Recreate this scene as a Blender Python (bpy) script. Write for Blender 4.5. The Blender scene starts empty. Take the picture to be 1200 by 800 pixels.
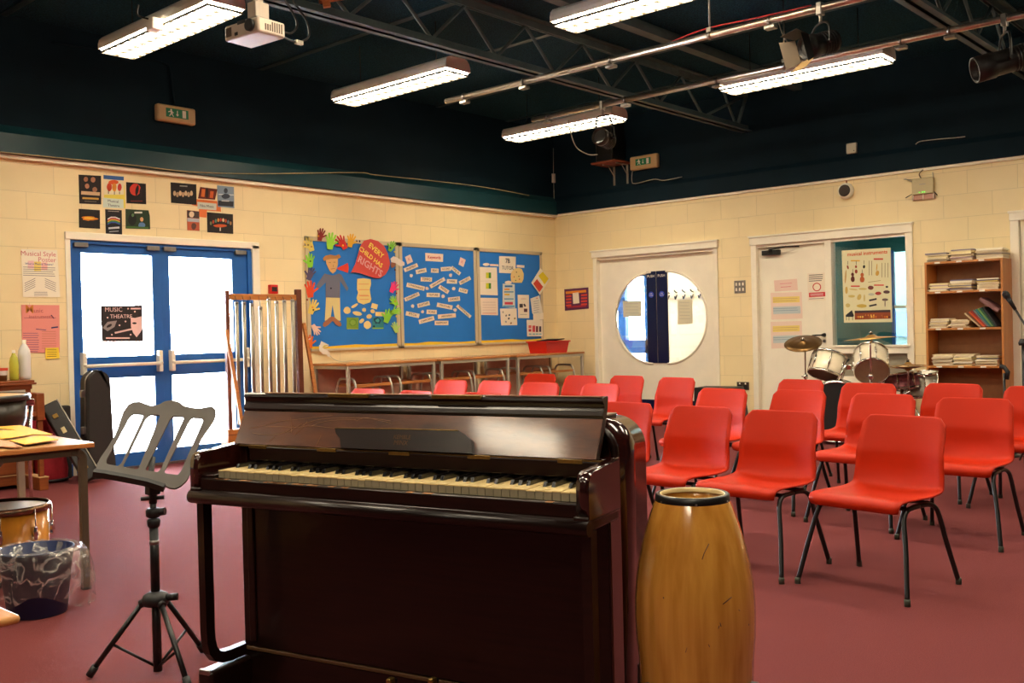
import bpy, bmesh, math, random
from mathutils import Vector, Matrix
random.seed(7)
EXPO = 2.55
S = bpy.context.scene
COL = S.collection
PI = math.pi
R = math.radians
# ---------------------------------------------------------------- camera
CAM = Vector((-10.0853, -8.2752, 1.1238))
YAW, PIT, ROL, FPX = 0.8373881, -0.01046277, -0.02451777, 1152.288
_d = Vector((math.cos(PIT)*math.sin(YAW), math.cos(PIT)*math.cos(YAW), math.sin(PIT)))
_r = Vector((math.cos(YAW), -math.sin(YAW), 0)); _u = _r.cross(_d)
RT = _r*math.cos(ROL) + _u*math.sin(ROL)
UP = -_r*math.sin(ROL) + _u*math.cos(ROL)
cam = bpy.data.cameras.new('camera'); cam.sensor_width = 36; cam.lens = FPX/1200*36
cam.clip_start = .05; cam.clip_end = 200
camo = bpy.data.objects.new('camera', cam); COL.objects.link(camo)
_m = Matrix((RT, UP, -_d)).transposed().to_4x4(); _m.translation = CAM
camo.matrix_world = _m
S.camera = camo

def ray(px, py): return _d + RT*((px-600)/FPX) - UP*((py-400)/FPX)
def onL(px, py, y=0.):            # point of the wall y=const seen at a photo position
    r = ray(px, py); return CAM + r*((y-CAM.y)/r.y)
def onR(px, py, x=0.):
    r = ray(px, py); return CAM + r*((x-CAM.x)/r.x)
def onZ(px, py, z=0.):
    r = ray(px, py); return CAM + r*((z-CAM.z)/r.z)

# ---------------------------------------------------------------- materials
def srgb(c):
    return tuple(((v/12.92) if v <= .04045 else ((v+.055)/1.055)**2.4) for v in [x/255. for x in c])
MATS = {}
def mat(name, c, rough=.6, metal=0, noise=0, nscale=20, bump=0, bscale=None, coat=0, spec=.5, stretch=None, c2=None, emis=None, estr=0, alpha=1, sub=0):
    if name in MATS: return MATS[name]
    m = bpy.data.materials.new(name); m.use_nodes = True; MATS[name] = m
    nt = m.node_tree; b = nt.nodes['Principled BSDF']
    col = srgb(c)
    b.inputs['Base Color'].default_value = (*col, 1)
    b.inputs['Roughness'].default_value = rough; b.inputs['Metallic'].default_value = metal
    b.inputs['Coat Weight'].default_value = coat; b.inputs['Coat Roughness'].default_value = .1
    b.inputs['Specular IOR Level'].default_value = spec
    if alpha < 1: b.inputs['Alpha'].default_value = alpha
    if emis: b.inputs['Emission Color'].default_value = (*srgb(emis), 1); b.inputs['Emission Strength'].default_value = estr
    if noise or c2 or bump:
        tc = nt.nodes.new('ShaderNodeTexCoord'); mp = nt.nodes.new('ShaderNodeMapping')
        nt.links.new(tc.outputs['Object'], mp.inputs['Vector'])
        if stretch: mp.inputs['Scale'].default_value = stretch
        nz = nt.nodes.new('ShaderNodeTexNoise'); nz.inputs['Scale'].default_value = nscale; nz.inputs['Detail'].default_value = 5
        nt.links.new(mp.outputs['Vector'], nz.inputs['Vector'])
    if noise or c2:
        rp = nt.nodes.new('ShaderNodeValToRGB')
        lo = srgb(c2) if c2 else tuple(v*(1-noise) for v in col)
        hi = col if c2 else tuple(min(1, v*(1+noise)) for v in col)
        rp.color_ramp.elements[0].position = .3; rp.color_ramp.elements[1].position = .7
        rp.color_ramp.elements[0].color = (*lo, 1); rp.color_ramp.elements[1].color = (*hi, 1)
        nt.links.new(nz.outputs['Fac'], rp.inputs['Fac']); nt.links.new(rp.outputs['Color'], b.inputs['Base Color'])
    if bump:
        n2 = nz
        if bscale:
            n2 = nt.nodes.new('ShaderNodeTexNoise'); n2.inputs['Scale'].default_value = bscale; n2.inputs['Detail'].default_value = 3
            nt.links.new(mp.outputs['Vector'], n2.inputs['Vector'])
        bp = nt.nodes.new('ShaderNodeBump'); bp.inputs['Strength'].default_value = bump; bp.inputs['Distance'].default_value = .01
        nt.links.new(n2.outputs['Fac'], bp.inputs['Height']); nt.links.new(bp.outputs['Normal'], b.inputs['Normal'])
    return m

def block_mat(name, c, axis):
    """painted fair-faced blockwork: 450 x 225 mm courses drawn from object coordinates"""
    m = bpy.data.materials.new(name); m.use_nodes = True; nt = m.node_tree; b = nt.nodes['Principled BSDF']
    tc = nt.nodes.new('ShaderNodeTexCoord'); sp = nt.nodes.new('ShaderNodeSeparateXYZ'); cb = nt.nodes.new('ShaderNodeCombineXYZ')
    nt.links.new(tc.outputs['Object'], sp.inputs[0])
    ad = nt.nodes.new('ShaderNodeMath'); ad.operation = 'ADD'; ad.inputs[1].default_value = 40.06
    nt.links.new(sp.outputs[axis], ad.inputs[0]); nt.links.new(ad.outputs[0], cb.inputs[0])
    az = nt.nodes.new('ShaderNodeMath'); az.operation = 'ADD'; az.inputs[1].default_value = 2.25-.106+.002
    nt.links.new(sp.outputs[2], az.inputs[0]); nt.links.new(az.outputs[0], cb.inputs[1])
    br = nt.nodes.new('ShaderNodeTexBrick'); br.inputs['Scale'].default_value = 1
    br.inputs['Brick Width'].default_value = .45; br.inputs['Row Height'].default_value = .225
    br.inputs['Mortar Size'].default_value = .0022; br.inputs['Mortar Smooth'].default_value = .35
    col = srgb(c)
    br.inputs['Color1'].default_value = (*col, 1); br.inputs['Color2'].default_value = (*[v*.965 for v in col], 1)
    br.inputs['Mortar'].default_value = (*[v*.76 for v in col], 1)
    nt.links.new(cb.outputs[0], br.inputs['Vector'])
    nz = nt.nodes.new('ShaderNodeTexNoise'); nz.inputs['Scale'].default_value = 1.3; nz.inputs['Detail'].default_value = 6
    nt.links.new(tc.outputs['Object'], nz.inputs['Vector'])
    mx = nt.nodes.new('ShaderNodeMix'); mx.data_type = 'RGBA'; mx.blend_type = 'MULTIPLY'; mx.inputs[0].default_value = 1
    rp = nt.nodes.new('ShaderNodeValToRGB'); rp.color_ramp.elements[0].color = (.9, .89, .86, 1); rp.color_ramp.elements[1].color = (1, 1, 1, 1)
    rp.color_ramp.elements[0].position = .3; rp.color_ramp.elements[1].position = .65
    nt.links.new(nz.outputs['Fac'], rp.inputs[0]); nt.links.new(br.outputs['Color'], mx.inputs[6]); nt.links.new(rp.outputs[0], mx.inputs[7])
    nt.links.new(mx.outputs[2], b.inputs['Base Color']); b.inputs['Roughness'].default_value = .5
    n2 = nt.nodes.new('ShaderNodeTexNoise'); n2.inputs['Scale'].default_value = 90; nt.links.new(tc.outputs['Object'], n2.inputs['Vector'])
    m2 = nt.nodes.new('ShaderNodeMath'); m2.operation = 'MULTIPLY'; m2.inputs[1].default_value = .12; nt.links.new(n2.outputs['Fac'], m2.inputs[0])
    m3 = nt.nodes.new('ShaderNodeMath'); m3.operation = 'SUBTRACT'; nt.links.new(m2.outputs[0], m3.inputs[0]); nt.links.new(br.outputs['Fac'], m3.inputs[1])
    bp = nt.nodes.new('ShaderNodeBump'); bp.inputs['Strength'].default_value = .5; bp.inputs['Distance'].default_value = .004
    nt.links.new(m3.outputs[0], bp.inputs['Height']); nt.links.new(bp.outputs['Normal'], b.inputs['Normal'])
    return m

def glass_mat(name, tint=(1, 1, 1), refl=.08, rough=.02):
    m = bpy.data.materials.new(name); m.use_nodes = True; nt = m.node_tree
    for n in list(nt.nodes):
        if n.type != 'OUTPUT_MATERIAL': nt.nodes.remove(n)
    out = nt.nodes['Material Output']
    t = nt.nodes.new('ShaderNodeBsdfTransparent'); t.inputs[0].default_value = (*tint, 1)
    g = nt.nodes.new('ShaderNodeBsdfGlossy'); g.inputs['Roughness'].default_value = rough
    mx = nt.nodes.new('ShaderNodeMixShader')
    lw = nt.nodes.new('ShaderNodeFresnel'); lw.inputs[0].default_value = 1.45
    ad = nt.nodes.new('ShaderNodeMath'); ad.operation = 'ADD'; ad.inputs[1].default_value = refl-.04; ad.use_clamp = True
    nt.links.new(lw.outputs[0], ad.inputs[0]); nt.links.new(ad.outputs[0], mx.inputs[0])
    nt.links.new(t.outputs[0], mx.inputs[1]); nt.links.new(g.outputs[0], mx.inputs[2]); nt.links.new(mx.outputs[0], out.inputs[0])
    MATS[name] = m
    return m

def P(c, rough=.75):     # flat paper / paint colour
    return mat('paint_%d_%d_%d' % tuple(c), c, rough)

# ---------------------------------------------------------------- mesh builder
class MB:
    def __init__(s): s.bm = bmesh.new(); s.mats = []; s.M = Matrix.Identity(4)
    def mi(s, m):
        if m not in s.mats: s.mats.append(m)
        return s.mats.index(m)
    def _v(s, p): return s.bm.verts.new(s.M @ Vector(p))
    def poly(s, pts, m):
        f = s.bm.faces.new([s._v(p) for p in pts]); f.material_index = s.mi(m); return f
    def box(s, a, b, m, bev=0):
        x0, y0, z0 = (min(a[i], b[i]) for i in range(3)); x1, y1, z1 = (max(a[i], b[i]) for i in range(3))
        v = [s._v(p) for p in ((x0,y0,z0),(x1,y0,z0),(x1,y1,z0),(x0,y1,z0),(x0,y0,z1),(x1,y0,z1),(x1,y1,z1),(x0,y1,z1))]
        fs = [s.bm.faces.new([v[i] for i in q]) for q in ((0,3,2,1),(4,5,6,7),(0,1,5,4),(1,2,6,5),(2,3,7,6),(3,0,4,7))]
        k = s.mi(m)
        for f in fs: f.material_index = k
        if bev:
            es = list({e for f in fs for e in f.edges})
            r = bmesh.ops.bevel(s.bm, geom=es, offset=bev, segments=2, profile=.5, affect='EDGES', clamp_overlap=True)
            for f in r['faces']: f.material_index = k; f.smooth = True
        return s
    def prism(s, pts, ext, m, smooth=False):
        """closed outline (list of 3D points) pushed along ext"""
        ext = Vector(ext); k = s.mi(m)
        a = [Vector(p) for p in pts]; A = [s._v(p) for p in a]; B = [s._v(p+ext) for p in a]; n = len(a)
        f1 = s.bm.faces.new(A); f2 = s.bm.faces.new(B[::-1]); f1.material_index = f2.material_index = k
        for i in range(n):
            f = s.bm.faces.new((A[i], B[i], B[(i+1) % n], A[(i+1) % n])); f.material_index = k; f.smooth = smooth
        return s
    def tube(s, pts, r, m, n=10, cap=True, flat=None):
        """round bar through pts; r number or list; flat=(a,b) half sizes gives a rectangular bar"""
        pts = [Vector(p) for p in pts]; k = s.mi(m); rings = []
        N = len(pts)
        t0 = (pts[1]-pts[0]).normalized()
        up = Vector((0, 0, 1)) if abs(t0.z) < .9 else Vector((1, 0, 0))
        nrm = t0.cross(up).normalized()
        for i, p in enumerate(pts):
            t = (pts[min(i+1, N-1)]-pts[max(i-1, 0)]).normalized()
            nrm = (nrm - t*nrm.dot(t)).normalized(); bn = t.cross(nrm)
            rr = r[i] if isinstance(r, (list, tuple)) else r
            if flat:
                ring = [s._v(p+nrm*a*flat[0]+bn*b*flat[1]) for a, b in ((-1,-1),(1,-1),(1,1),(-1,1))]
            else:
                ring = [s._v(p+(nrm*math.cos(2*PI*j/n)+bn*math.sin(2*PI*j/n))*rr) for j in range(n)]
            rings.append(ring)
        for i in range(N-1):
            q = len(rings[i])
            for j in range(q):
                f = s.bm.faces.new((rings[i][j], rings[i][(j+1) % q], rings[i+1][(j+1) % q], rings[i+1][j])); f.material_index = k; f.smooth = not flat
        if cap:
            s.bm.faces.new(rings[0][::-1]).material_index = k; s.bm.faces.new(rings[-1]).material_index = k
        return s
    def lathe(s, prof, c, m, n=32, axis=(0, 0, 1), caps=True, smooth=True):
        """prof [(r, h)] turned about axis through c"""
        ax = Vector(axis).normalized(); c = Vector(c); k = s.mi(m)
        a = ax.orthogonal().normalized(); b = ax.cross(a)
        rings = [[s._v(c+ax*h+(a*math.cos(2*PI*j/n)+b*math.sin(2*PI*j/n))*max(r, 1e-4)) for j in range(n)] for r, h in prof]
        for i in range(len(prof)-1):
            for j in range(n):
                f = s.bm.faces.new((rings[i][j], rings[i][(j+1) % n], rings[i+1][(j+1) % n], rings[i+1][j])); f.material_index = k; f.smooth = smooth
        if caps:
            s.bm.faces.new(rings[0][::-1]).material_index = k; s.bm.faces.new(rings[-1]).material_index = k
        return s
    def text(s, string, size, m, frame, depth=.0006):
        """lettering; frame = 4x4 matrix (x right, y up, z towards the reader)"""
        cu = bpy.data.curves.new('lettering', 'FONT'); cu.body = string; cu.size = size; cu.align_x = 'CENTER'; cu.align_y = 'CENTER'; cu.resolution_u = 2
        cu.extrude = depth/2; cu.offset = size*.02 if size > .071 or string in ('musical instruments', 'Keywords') else 0
        o = bpy.data.objects.new('lettering', cu); COL.objects.link(o)
        me = o.to_mesh(); k = s.mi(m)
        vs = [s._v(frame @ v.co) for v in me.vertices]
        for p in me.polygons:
            try:
                f = s.bm.faces.new([vs[i] for i in p.vertices]); f.material_index = k
            except ValueError: pass
        o.to_mesh_clear(); bpy.data.objects.remove(o); bpy.data.curves.remove(cu)
        return s
    def build(s, name, parent=None, origin=None, normals=True):
        if normals: bmesh.ops.recalc_face_normals(s.bm, faces=s.bm.faces)
        if origin is not None:
            bmesh.ops.translate(s.bm, verts=s.bm.verts, vec=-Vector(origin))
        me = bpy.data.meshes.new(name); s.bm.to_mesh(me); s.bm.free()
        for m in s.mats: me.materials.append(m)
        o = bpy.data.objects.new(name, me); COL.objects.link(o)
        if origin is not None: o.location = origin
        if parent: o.parent = parent
        return o

def tag(o, label, cat, group=None, kind=None):
    o['label'] = label; o['category'] = cat
    if group: o['group'] = group
    if kind: o['kind'] = kind
    return o
def thing(name, label, cat, loc=(0, 0, 0), rz=0, group=None):
    o = bpy.data.objects.new(name, None); COL.objects.link(o); o.location = loc; o.rotation_euler = (0, 0, rz)
    o.empty_display_size = .1
    return tag(o, label, cat, group)
def struct(o): o['kind'] = 'structure'; return o
def dup(o, parent=None):
    c = o.copy(); COL.objects.link(c)
    if parent: c.parent = parent
    for ch in list(o.children): dup(ch, c)
    return c
def smoothpath(pts, n=6):
    pts = [Vector(p) for p in pts]; out = []
    q = [pts[0]]+pts+[pts[-1]]
    for i in range(1, len(q)-2):
        for k in range(n):
            t = k/n; a, b, c, d = q[i-1], q[i], q[i+1], q[i+2]
            out.append(.5*((2*b)+(c-a)*t+(2*a-5*b+4*c-d)*t*t+(3*b-a-3*c+d)*t**3))
    out.append(pts[-1]); return out
def arc2(cx, cy, r, a0, a1, n=8):
    return [(cx+r*math.cos(R(a0+(a1-a0)*i/n)), cy+r*math.sin(R(a0+(a1-a0)*i/n))) for i in range(n+1)]

# frames on the two walls: x right, y up, z out into the room
def frL(p, rot=0): return Matrix.Translation(p) @ Matrix(((1,0,0,0),(0,0,-1,0),(0,1,0,0),(0,0,0,1))) @ Matrix.Rotation(rot, 4, 'Z')
def frR(p, rot=0): return Matrix.Translation(p) @ Matrix(((0,0,-1,0),(-1,0,0,0),(0,1,0,0),(0,0,0,1))) @ Matrix.Rotation(rot, 4, 'Z')

# ---------------------------------------------------------------- palette
CREAM_L = block_mat('cream_block_left', (250, 229, 180), 0)
CREAM_R = block_mat('cream_block_right', (250, 229, 180), 1)
DARK = mat('dark_teal_paint', (14, 34, 44), .7, spec=.12, noise=.12, nscale=3, bump=.15, bscale=60)
BAND = mat('dark_teal_gloss', (24, 60, 66), .42, spec=.3, noise=.1, nscale=4)
CEIL = mat('woodwool_teal', (26, 60, 74), .9, spec=.1, noise=.5, nscale=70, bump=1.0, bscale=90)
WHITE = mat('white_gloss_paint', (246, 238, 218), .35, noise=.03, nscale=6)
CREAMP = mat('cream_trim_paint', (250, 238, 214), .45)
BLUE = mat('blue_door_paint', (28, 96, 176), .4, noise=.06, nscale=5)
NAVY = mat('navy_plate', (12, 22, 62), .25)
GLASS = glass_mat('clear_glass')
GLASSD = glass_mat('smoky_glass', (.92, .94, .94), .10)
CHROME = mat('chrome', (215, 212, 205), .15, 1)
STEEL = mat('brushed_steel', (160, 155, 148), .35, 1, noise=.1, nscale=30)
GREYTUBE = mat('grey_tube', (192, 184, 168), .4, .6)
BLACKM = mat('black_metal', (14, 13, 13), .4)
BLACKP = mat('black_plastic', (20, 19, 20), .5, bump=.05, nscale=200)
TRUSSM = mat('dark_grey_steel', (84, 100, 102), .5, 0, spec=.25, noise=.15, nscale=8)
REDP = mat('red_chair_plastic', (184, 40, 8), .5, noise=.04, nscale=3, bump=.06, bscale=350, spec=.18)
MAHOG = mat('dark_mahogany', (32, 13, 8), .3, c2=(17, 7, 5), nscale=9, stretch=(.5, 6, 9), coat=.1, spec=.35)
MAHOGF = mat('worn_glare_mahogany', (104, 56, 28), .30, c2=(60, 28, 15), nscale=7, stretch=(1, 3, 3), coat=.7, bump=.08, bscale=40)
MAHOGS = mat('polished_red_mahogany', (52, 17, 11), .16, c2=(32, 10, 8), nscale=6, stretch=(6, 6, .6), coat=.8)
IVORY = mat('ivory_key', (226, 200, 142), .3, noise=.05, nscale=40)
KEYFR = mat('key_front', (150, 138, 112), .5)
EBONY = mat('ebony_key', (10, 9, 10), .22)
BRASS = mat('aged_brass', (150, 118, 62), .35, .9, noise=.2, nscale=60)
OAK = mat('oak_edge_wood', (196, 126, 62), .45, c2=(168, 100, 46), nscale=8, stretch=(1, 1, 8))
TABLETOP = mat('beech_table_top', (206, 152, 92), .3, c2=(188, 132, 76), nscale=5, stretch=(6, 1, 1))
TABLETOPL = mat('warm_table_laminate', (206, 142, 84), .25, c2=(186, 120, 66), nscale=4, stretch=(1, 5, 1))
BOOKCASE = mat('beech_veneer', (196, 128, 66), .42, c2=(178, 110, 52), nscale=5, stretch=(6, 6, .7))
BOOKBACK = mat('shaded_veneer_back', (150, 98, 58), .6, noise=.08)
PINE = mat('brown_piano_wood', (150, 80, 36), .4, c2=(120, 58, 24), nscale=5, stretch=(.8, 4, 5))
CARPET = mat('dusty_red_carpet', (116, 58, 58), .97, noise=.16, nscale=260, bump=.5, bscale=420, spec=.1)
PAPER = mat('white_paper', (240, 234, 220), .7, noise=.02, nscale=60)
PAPER2 = mat('cream_paper', (232, 212, 160), .75, noise=.04, nscale=30)
BOARDBLUE = mat('blue_backing_paper', (24, 118, 206), .6, noise=.06, nscale=2.5, bump=.1, bscale=6)
INK = P((40, 36, 40)); GOLDY = P((236, 196, 40)); REDPAPER = P((205, 50, 45))
# ================================================================ THE SETTING
ZB = 2.64; ZC = 3.76
def box_obj(name, boxes, kind=True):
    b = MB()
    for q in boxes: b.box(*q)
    o = b.build(name)
    return struct(o) if kind else o
# carpet gets gentle large-scale variation as well
nt = CARPET.node_tree
b = MB(); b.box((-13, -11.5, -.05), (.21, .25, 0), CARPET); struct(b.build('floor'))
# --- wall_left (y = 0 .. 0.2), opening for the blue double doors
DX0, DX1, DZ = -6.43, -4.605, 2.02
b = MB()
for x0, x1, z0, z1 in ((-13, DX0, 0, ZB), (DX1, .2, 0, ZB), (DX0, DX1, DZ, ZB)):
    b.box((x0, 0, z0), (x1, .25, z1), CREAM_L)
b.box((-13, .0, ZB), (.2, .25, ZC+.1), DARK)
struct(b.build('wall_left'))
# --- wall_right (x = 0 .. 0.2) openings: double doors, door + window, far door
O1 = (-.675, -2.385, 2.045); O2 = (-2.905, -4.60, 2.05); O3 = (-5.62, -6.6, 2.08)
b = MB()
ys = [0.25, O1[0], O1[1], O2[0], O2[1], O3[0], O3[1], -11.5]
b.box((0, 0, 0), (.2, O1[0], ZB), CREAM_R); b.box((0, O1[1], 0), (.2, O2[0], ZB), CREAM_R)
b.box((0, O2[1], 0), (.2, O3[0], ZB), CREAM_R); b.box((0, O3[1], 0), (.2, -11.5, ZB), CREAM_R)
for o in (O1, O2, O3): b.box((0, o[0], o[2]), (.2, o[1], ZB), CREAM_R)
b.box((0, 0, ZB), (.2, -11.5, ZC+.1), DARK)
struct(b.build('wall_right'))
b = MB(); b.box((-13.2, -11.5, 0), (-13, .25, ZB), DARK); b.box((-13.2, -11.5, ZB), (-13, .25, ZC+.1), DARK); struct(b.build('wall_back'))  # this unseen wall and the next are dark throughout to cut fill and reflections
b = MB(); b.box((-13.2, -11.7, 0), (.2, -11.5, ZB), DARK); b.box((-13.2, -11.7, ZB), (.2, -11.5, ZC+.1), DARK); struct(b.build('wall_front'))
# --- ceiling with slab joint strips
b = MB(); b.box((-13.2, -11.7, ZC), (.2, .25, ZC+.1), CEIL)
STRIP = mat('ceiling_joint_strip', (30, 56, 62), .5)
for x in (-6.9, -5.7, -4.5, -3.3, -2.1, -.9): b.box((x-.03, -11.5, ZC-.012), (x+.03, 0, ZC), STRIP)
struct(b.build('ceiling'))
# --- dark bulkhead band and the cream trim under it
b = MB(); b.prism([(-13, 0, ZB), (-13, -.075, ZB), (-13, -.07, ZB+.16), (-13, 0, ZB+.235)], (13, 0, 0), BAND); struct(b.build('trim_1'))
b = MB(); b.prism([(0, 0, ZB+.012), (-.04, 0, ZB+.012), (-.035, 0, ZB+.19), (0, 0, ZB+.24)], (0, -11.5, 0), DARK); struct(b.build('trim_2'))
b = MB(); b.box((-13, -.05, ZB-.035), (0, 0, ZB), CREAMP, .004); struct(b.build('trim_3'))
b = MB(); b.box((-.022, -11.5, ZB-.02), (0, 0, ZB+.012), CREAMP, .003); struct(b.build('trim_4'))
# skirting
b = MB(); 
for y0, y1 in ((0, O1[0]+.02), (O1[1]-.02, O2[0]+.05), (O2[1]-.03, O3[0]+.06), (O3[1]-.06, -11.5)): b.box((-.018, y0, 0), (0, y1, .1), BLUE)
struct(b.build('baseboard_right'))
b = MB(); b.box((-13, -.018, 0), (DX0-.02, 0, .1), BLUE); b.box((DX1+.02, -.018, 0), (0, 0, .1), BLUE); struct(b.build('baseboard_left'))

# ---------------- door_1 : blue glazed double doors to the outside
d1 = bpy.data.objects.new('door_1', None); COL.objects.link(d1); d1.location = ((DX0+DX1)/2, 0, 0); struct(d1)
def ch(b, name, par):            # child whose mesh was drawn in world coordinates
    o = b.build(name); o.parent = par
    o.matrix_parent_inverse = Matrix.Identity(4)
    bpy_l = par.location if not par.rotation_euler.z else None
    m = Matrix.Translation(par.location) @ Matrix.Rotation(par.rotation_euler.z, 4, 'Z')
    o.data.transform(m.inverted())
    return o
b = MB()
b.box((DX0-.03, -.02, DZ-.035), (DX1+.03, .02, DZ+.03), WHITE, .006)
b.box((DX0-.03, -.012, 0), (DX0+.012, .1, DZ), WHITE); b.box((DX1-.05, -.02, 0), (DX1+.03, .1, DZ), WHITE, .004)
ch(b, 'outer_frame', d1)
b = MB(); b.box((DX0+.012, .0, 1.955), (-4.66, .1, DZ), BLUE); b.box((DX0+.012, 0, 0), (-6.40, .1, 1.955), BLUE); b.box((-4.70, 0, 0), (-4.655, .1, 1.955), BLUE)
b.box((-6.43, .0, -.02), (-4.65, .12, .02), STEEL)
ch(b, 'door_frame', d1)
for (x0, x1, g0, g1) in ((-6.403, -5.594, -6.318, -5.678), (-5.5935, -4.697, -5.512, -4.862)):
    b = MB(); y0, y1 = .02, .065
    b.box((x0, y0, .02), (g0, y1, 1.957), BLUE); b.box((g1, y0, .02), (x1, y1, 1.957), BLUE)
    b.box((g0, y0, 1.88), (g1, y1, 1.957), BLUE); b.box((g0, y0, .80), (g1, y1, .99), BLUE); b.box((g0, y0, .02), (g1, y1, .14), BLUE)
    leaf = ch(b, 'door_leaf', d1)
    b = MB(); b.box((g0, .04, .99), (g1, .046, 1.88), GLASS); b.box((g0, .04, .14), (g1, .046, .80), GLASS); ch(b, 'glass_pane', d1)
    b = MB(); bx0, bx1 = x0+.05, x1-.04
    b.tube([(bx0+.02, -.05, .915), (bx1-.02, -.05, .915)], .016, WHITE)
    for q in (bx0, bx1-.03):
        b.box((q, -.045, .84), (q+.035, .02, 1.03), WHITE, .006)
        b.tube([(q+.017, -.04, .93), (q+.017, -.055, .915)], .014, WHITE)
    ch(b, 'push_bar', d1)
    b = MB()
    for q in (x0+.02, x1-.14): b.box((q, -.012, 1.925), (q+.12, .02, 1.965), STEEL, .003)
    ch(b, 'hinge_plate', d1)
# ---------------- door_2 : white double doors, round window
def halfdisc(cy, cz, r, side, n=26):      # points (y,z) of the half disc on side +1/-1 (in y)
    return [(cy+side*r*math.sin(PI*i/n), cz+r*math.cos(PI*i/n)) for i in range(n+1)]
d2 = bpy.data.objects.new('door_2', None); COL.objects.link(d2); d2.location = (0, -1.53, 0); struct(d2)
b = MB()
b.box((-.035, -.615, 2.03), (0.02, -2.44, 2.115), WHITE, .006); b.box((-.045, -.60, 2.105), (.0, -2.45, 2.125), WHITE, .003)
b.box((-.02, -.63, 0), (.1, -.685, 2.035), WHITE); b.box((-.02, -2.37, 0), (.1, -2.43, 2.035), WHITE)
b.box((.0, -.68, 2.0), (.1, -2.375, 2.04), WHITE)
ch(b, 'architrave', d2)
CYM, CZM, RM = -1.575, 1.245, .56
for side, y0, y1 in ((1, -.683, -1.5395), (-1, -1.5405, -2.373)):
    cy = CYM+side*.105
    xf, xb = .055, .095
    arc = halfdisc(cy, CZM, RM, side)            # top -> bottom
    b = MB()
    zt, zb = 1.998, .02
    # leaf face with a D-shaped hole made of quads between the arc and the leaf border
    def border(p):
        return p
    outer = []
    for (yy, zz) in arc:
        dy = (yy-cy); dz = (zz-CZM)
        # project to rectangle border
        tY = (y0-cy if side > 0 else y1-cy); 
        sc = []
        if abs(dy) > 1e-6: sc.append(abs(tY)/abs(dy))
        if dz > 1e-6: sc.append((zt-CZM)/dz)
        if dz < -1e-6: sc.append((zb-CZM)/dz)
        k = min(sc); outer.append((cy+dy*k, CZM+dz*k))
    for X in (xf, xb):
        for i in range(len(arc)-1):
            q = [outer[i], outer[i+1], arc[i+1], arc[i]]
            b.poly([(X, a_, c_) for a_, c_ in q], WHITE)
        # corner fill
        for cz_ in (zt, zb):
            cy_ = y0 if side > 0 else y1
            best = None
            for i in range(len(outer)-1):
                p, q = outer[i], outer[i+1]
                if (abs(p[1]-cz_) < 1e-6) != (abs(q[1]-cz_) < 1e-6) and abs(((p[1]+q[1])/2-cz_)) < .8:
                    best = (p, q)
            if best: b.poly([(X, best[0][0], best[0][1]), (X, best[1][0], best[1][1]), (X, cy_, cz_)], WHITE)
        ym = CYM-side*.0
        y_in = y1 if side > 0 else y0
        b.poly([(X, cy, zb), (X, y_in, zb), (X, y_in, zt), (X, cy, zt)], WHITE)
    for i in range(len(arc)-1):                   # rebate ring
        b.poly([(xf, *arc[i]), (xf, *arc[i+1]), (xb, *arc[i+1]), (xb, *arc[i])], WHITE)
    b.poly([(xf, cy, CZM-RM), (xf, cy, CZM+RM), (xb, cy, CZM+RM), (xb, cy, CZM-RM)], WHITE)
    ch(b, 'door_leaf', d2)
    b = MB(); b.tube([(xf-.004, a_, c_) for a_, c_ in arc], .013, WHITE, 8); ch(b, 'window_rim', d2)
    b = MB(); b.prism([(xf+.02, a_, c_) for a_, c_ in arc], (.006, 0, 0), GLASS); ch(b, 'glass_pane', d2)
    b = MB(); yy0, yy1 = (-1.400, -1.537) if side > 0 else (-1.544, -1.700)
    b.box((xf-.012, yy0, .69), (xf+.002, yy1, 1.815), NAVY, .004)
    b.text('PUSH', .045, PAPER, frR(Vector((xf-.013, (yy0+yy1)/2, 1.755))))
    b.lathe([(.037, 0), (.037, .002)], (xf-.0145, (yy0+yy1)/2, 1.53), P((40, 70, 190)), 20, (1, 0, 0))
    b.text('FIRE', .02, PAPER, frR(Vector((xf-.0155, (yy0+yy1)/2, 1.54)))); b.text('DOOR', .018, PAPER, frR(Vector((xf-.0155, (yy0+yy1)/2, 1.518))))
    ch(b, 'push_plate', d2)
    b = MB(); b.box((xf-.006, y0+(-.01 if side > 0 else -.0), .03), (xf+.002, y1+.008, .24), NAVY); ch(b, 'kick_plate', d2)
# ---------------- door_3 + window_1 unit
d3 = bpy.data.objects.new('door_3', None); COL.objects.link(d3); d3.location = (0, -3.32, 0); struct(d3)
b = MB()
b.box((-.03, -2.85, 2.02), (.02, -4.66, 2.115), WHITE, .005); b.box((-.042, -2.84, 2.105), (0, -4.67, 2.125), WHITE, .003)
b.box((-.02, -2.86, 0), (.1, -2.925, 2.03), WHITE, .004); b.box((0, -2.92, 1.99), (.1, -3.72, 2.05), WHITE)
b.box((-.012, -3.725, 0), (.1, -3.80, 2.03), WHITE, .004)
ch(b, 'architrave', d3)
b = MB(); b.box((.04, -2.925, .015), (.08, -3.725, 1.99), WHITE, .003); leaf3 = ch(b, 'door_leaf', d3)
b = MB(); b.box((-.012, -2.99, 1.90), (.04, -3.20, 1.955), BLACKM, .006); b.tube([(-.02, -3.10, 1.96), (-.05, -3.30, 1.975), (.03, -3.42, 1.975)], .008, BLACKM); b.tube([(-.02, -3.10, 1.93), (-.02, -3.10, 1.965)], .02, BLACKM)
ch(b, 'door_closer', d3)
b = MB(); b.tube([(.04, -3.685, 1.00), (-.01, -3.685, 1.00)], .016, BLACKM); b.tube([(-.01, -3.685, 1.0), (-.012, -3.62, 1.0), (-.012, -3.57, .997)], .009, BLACKM)
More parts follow.
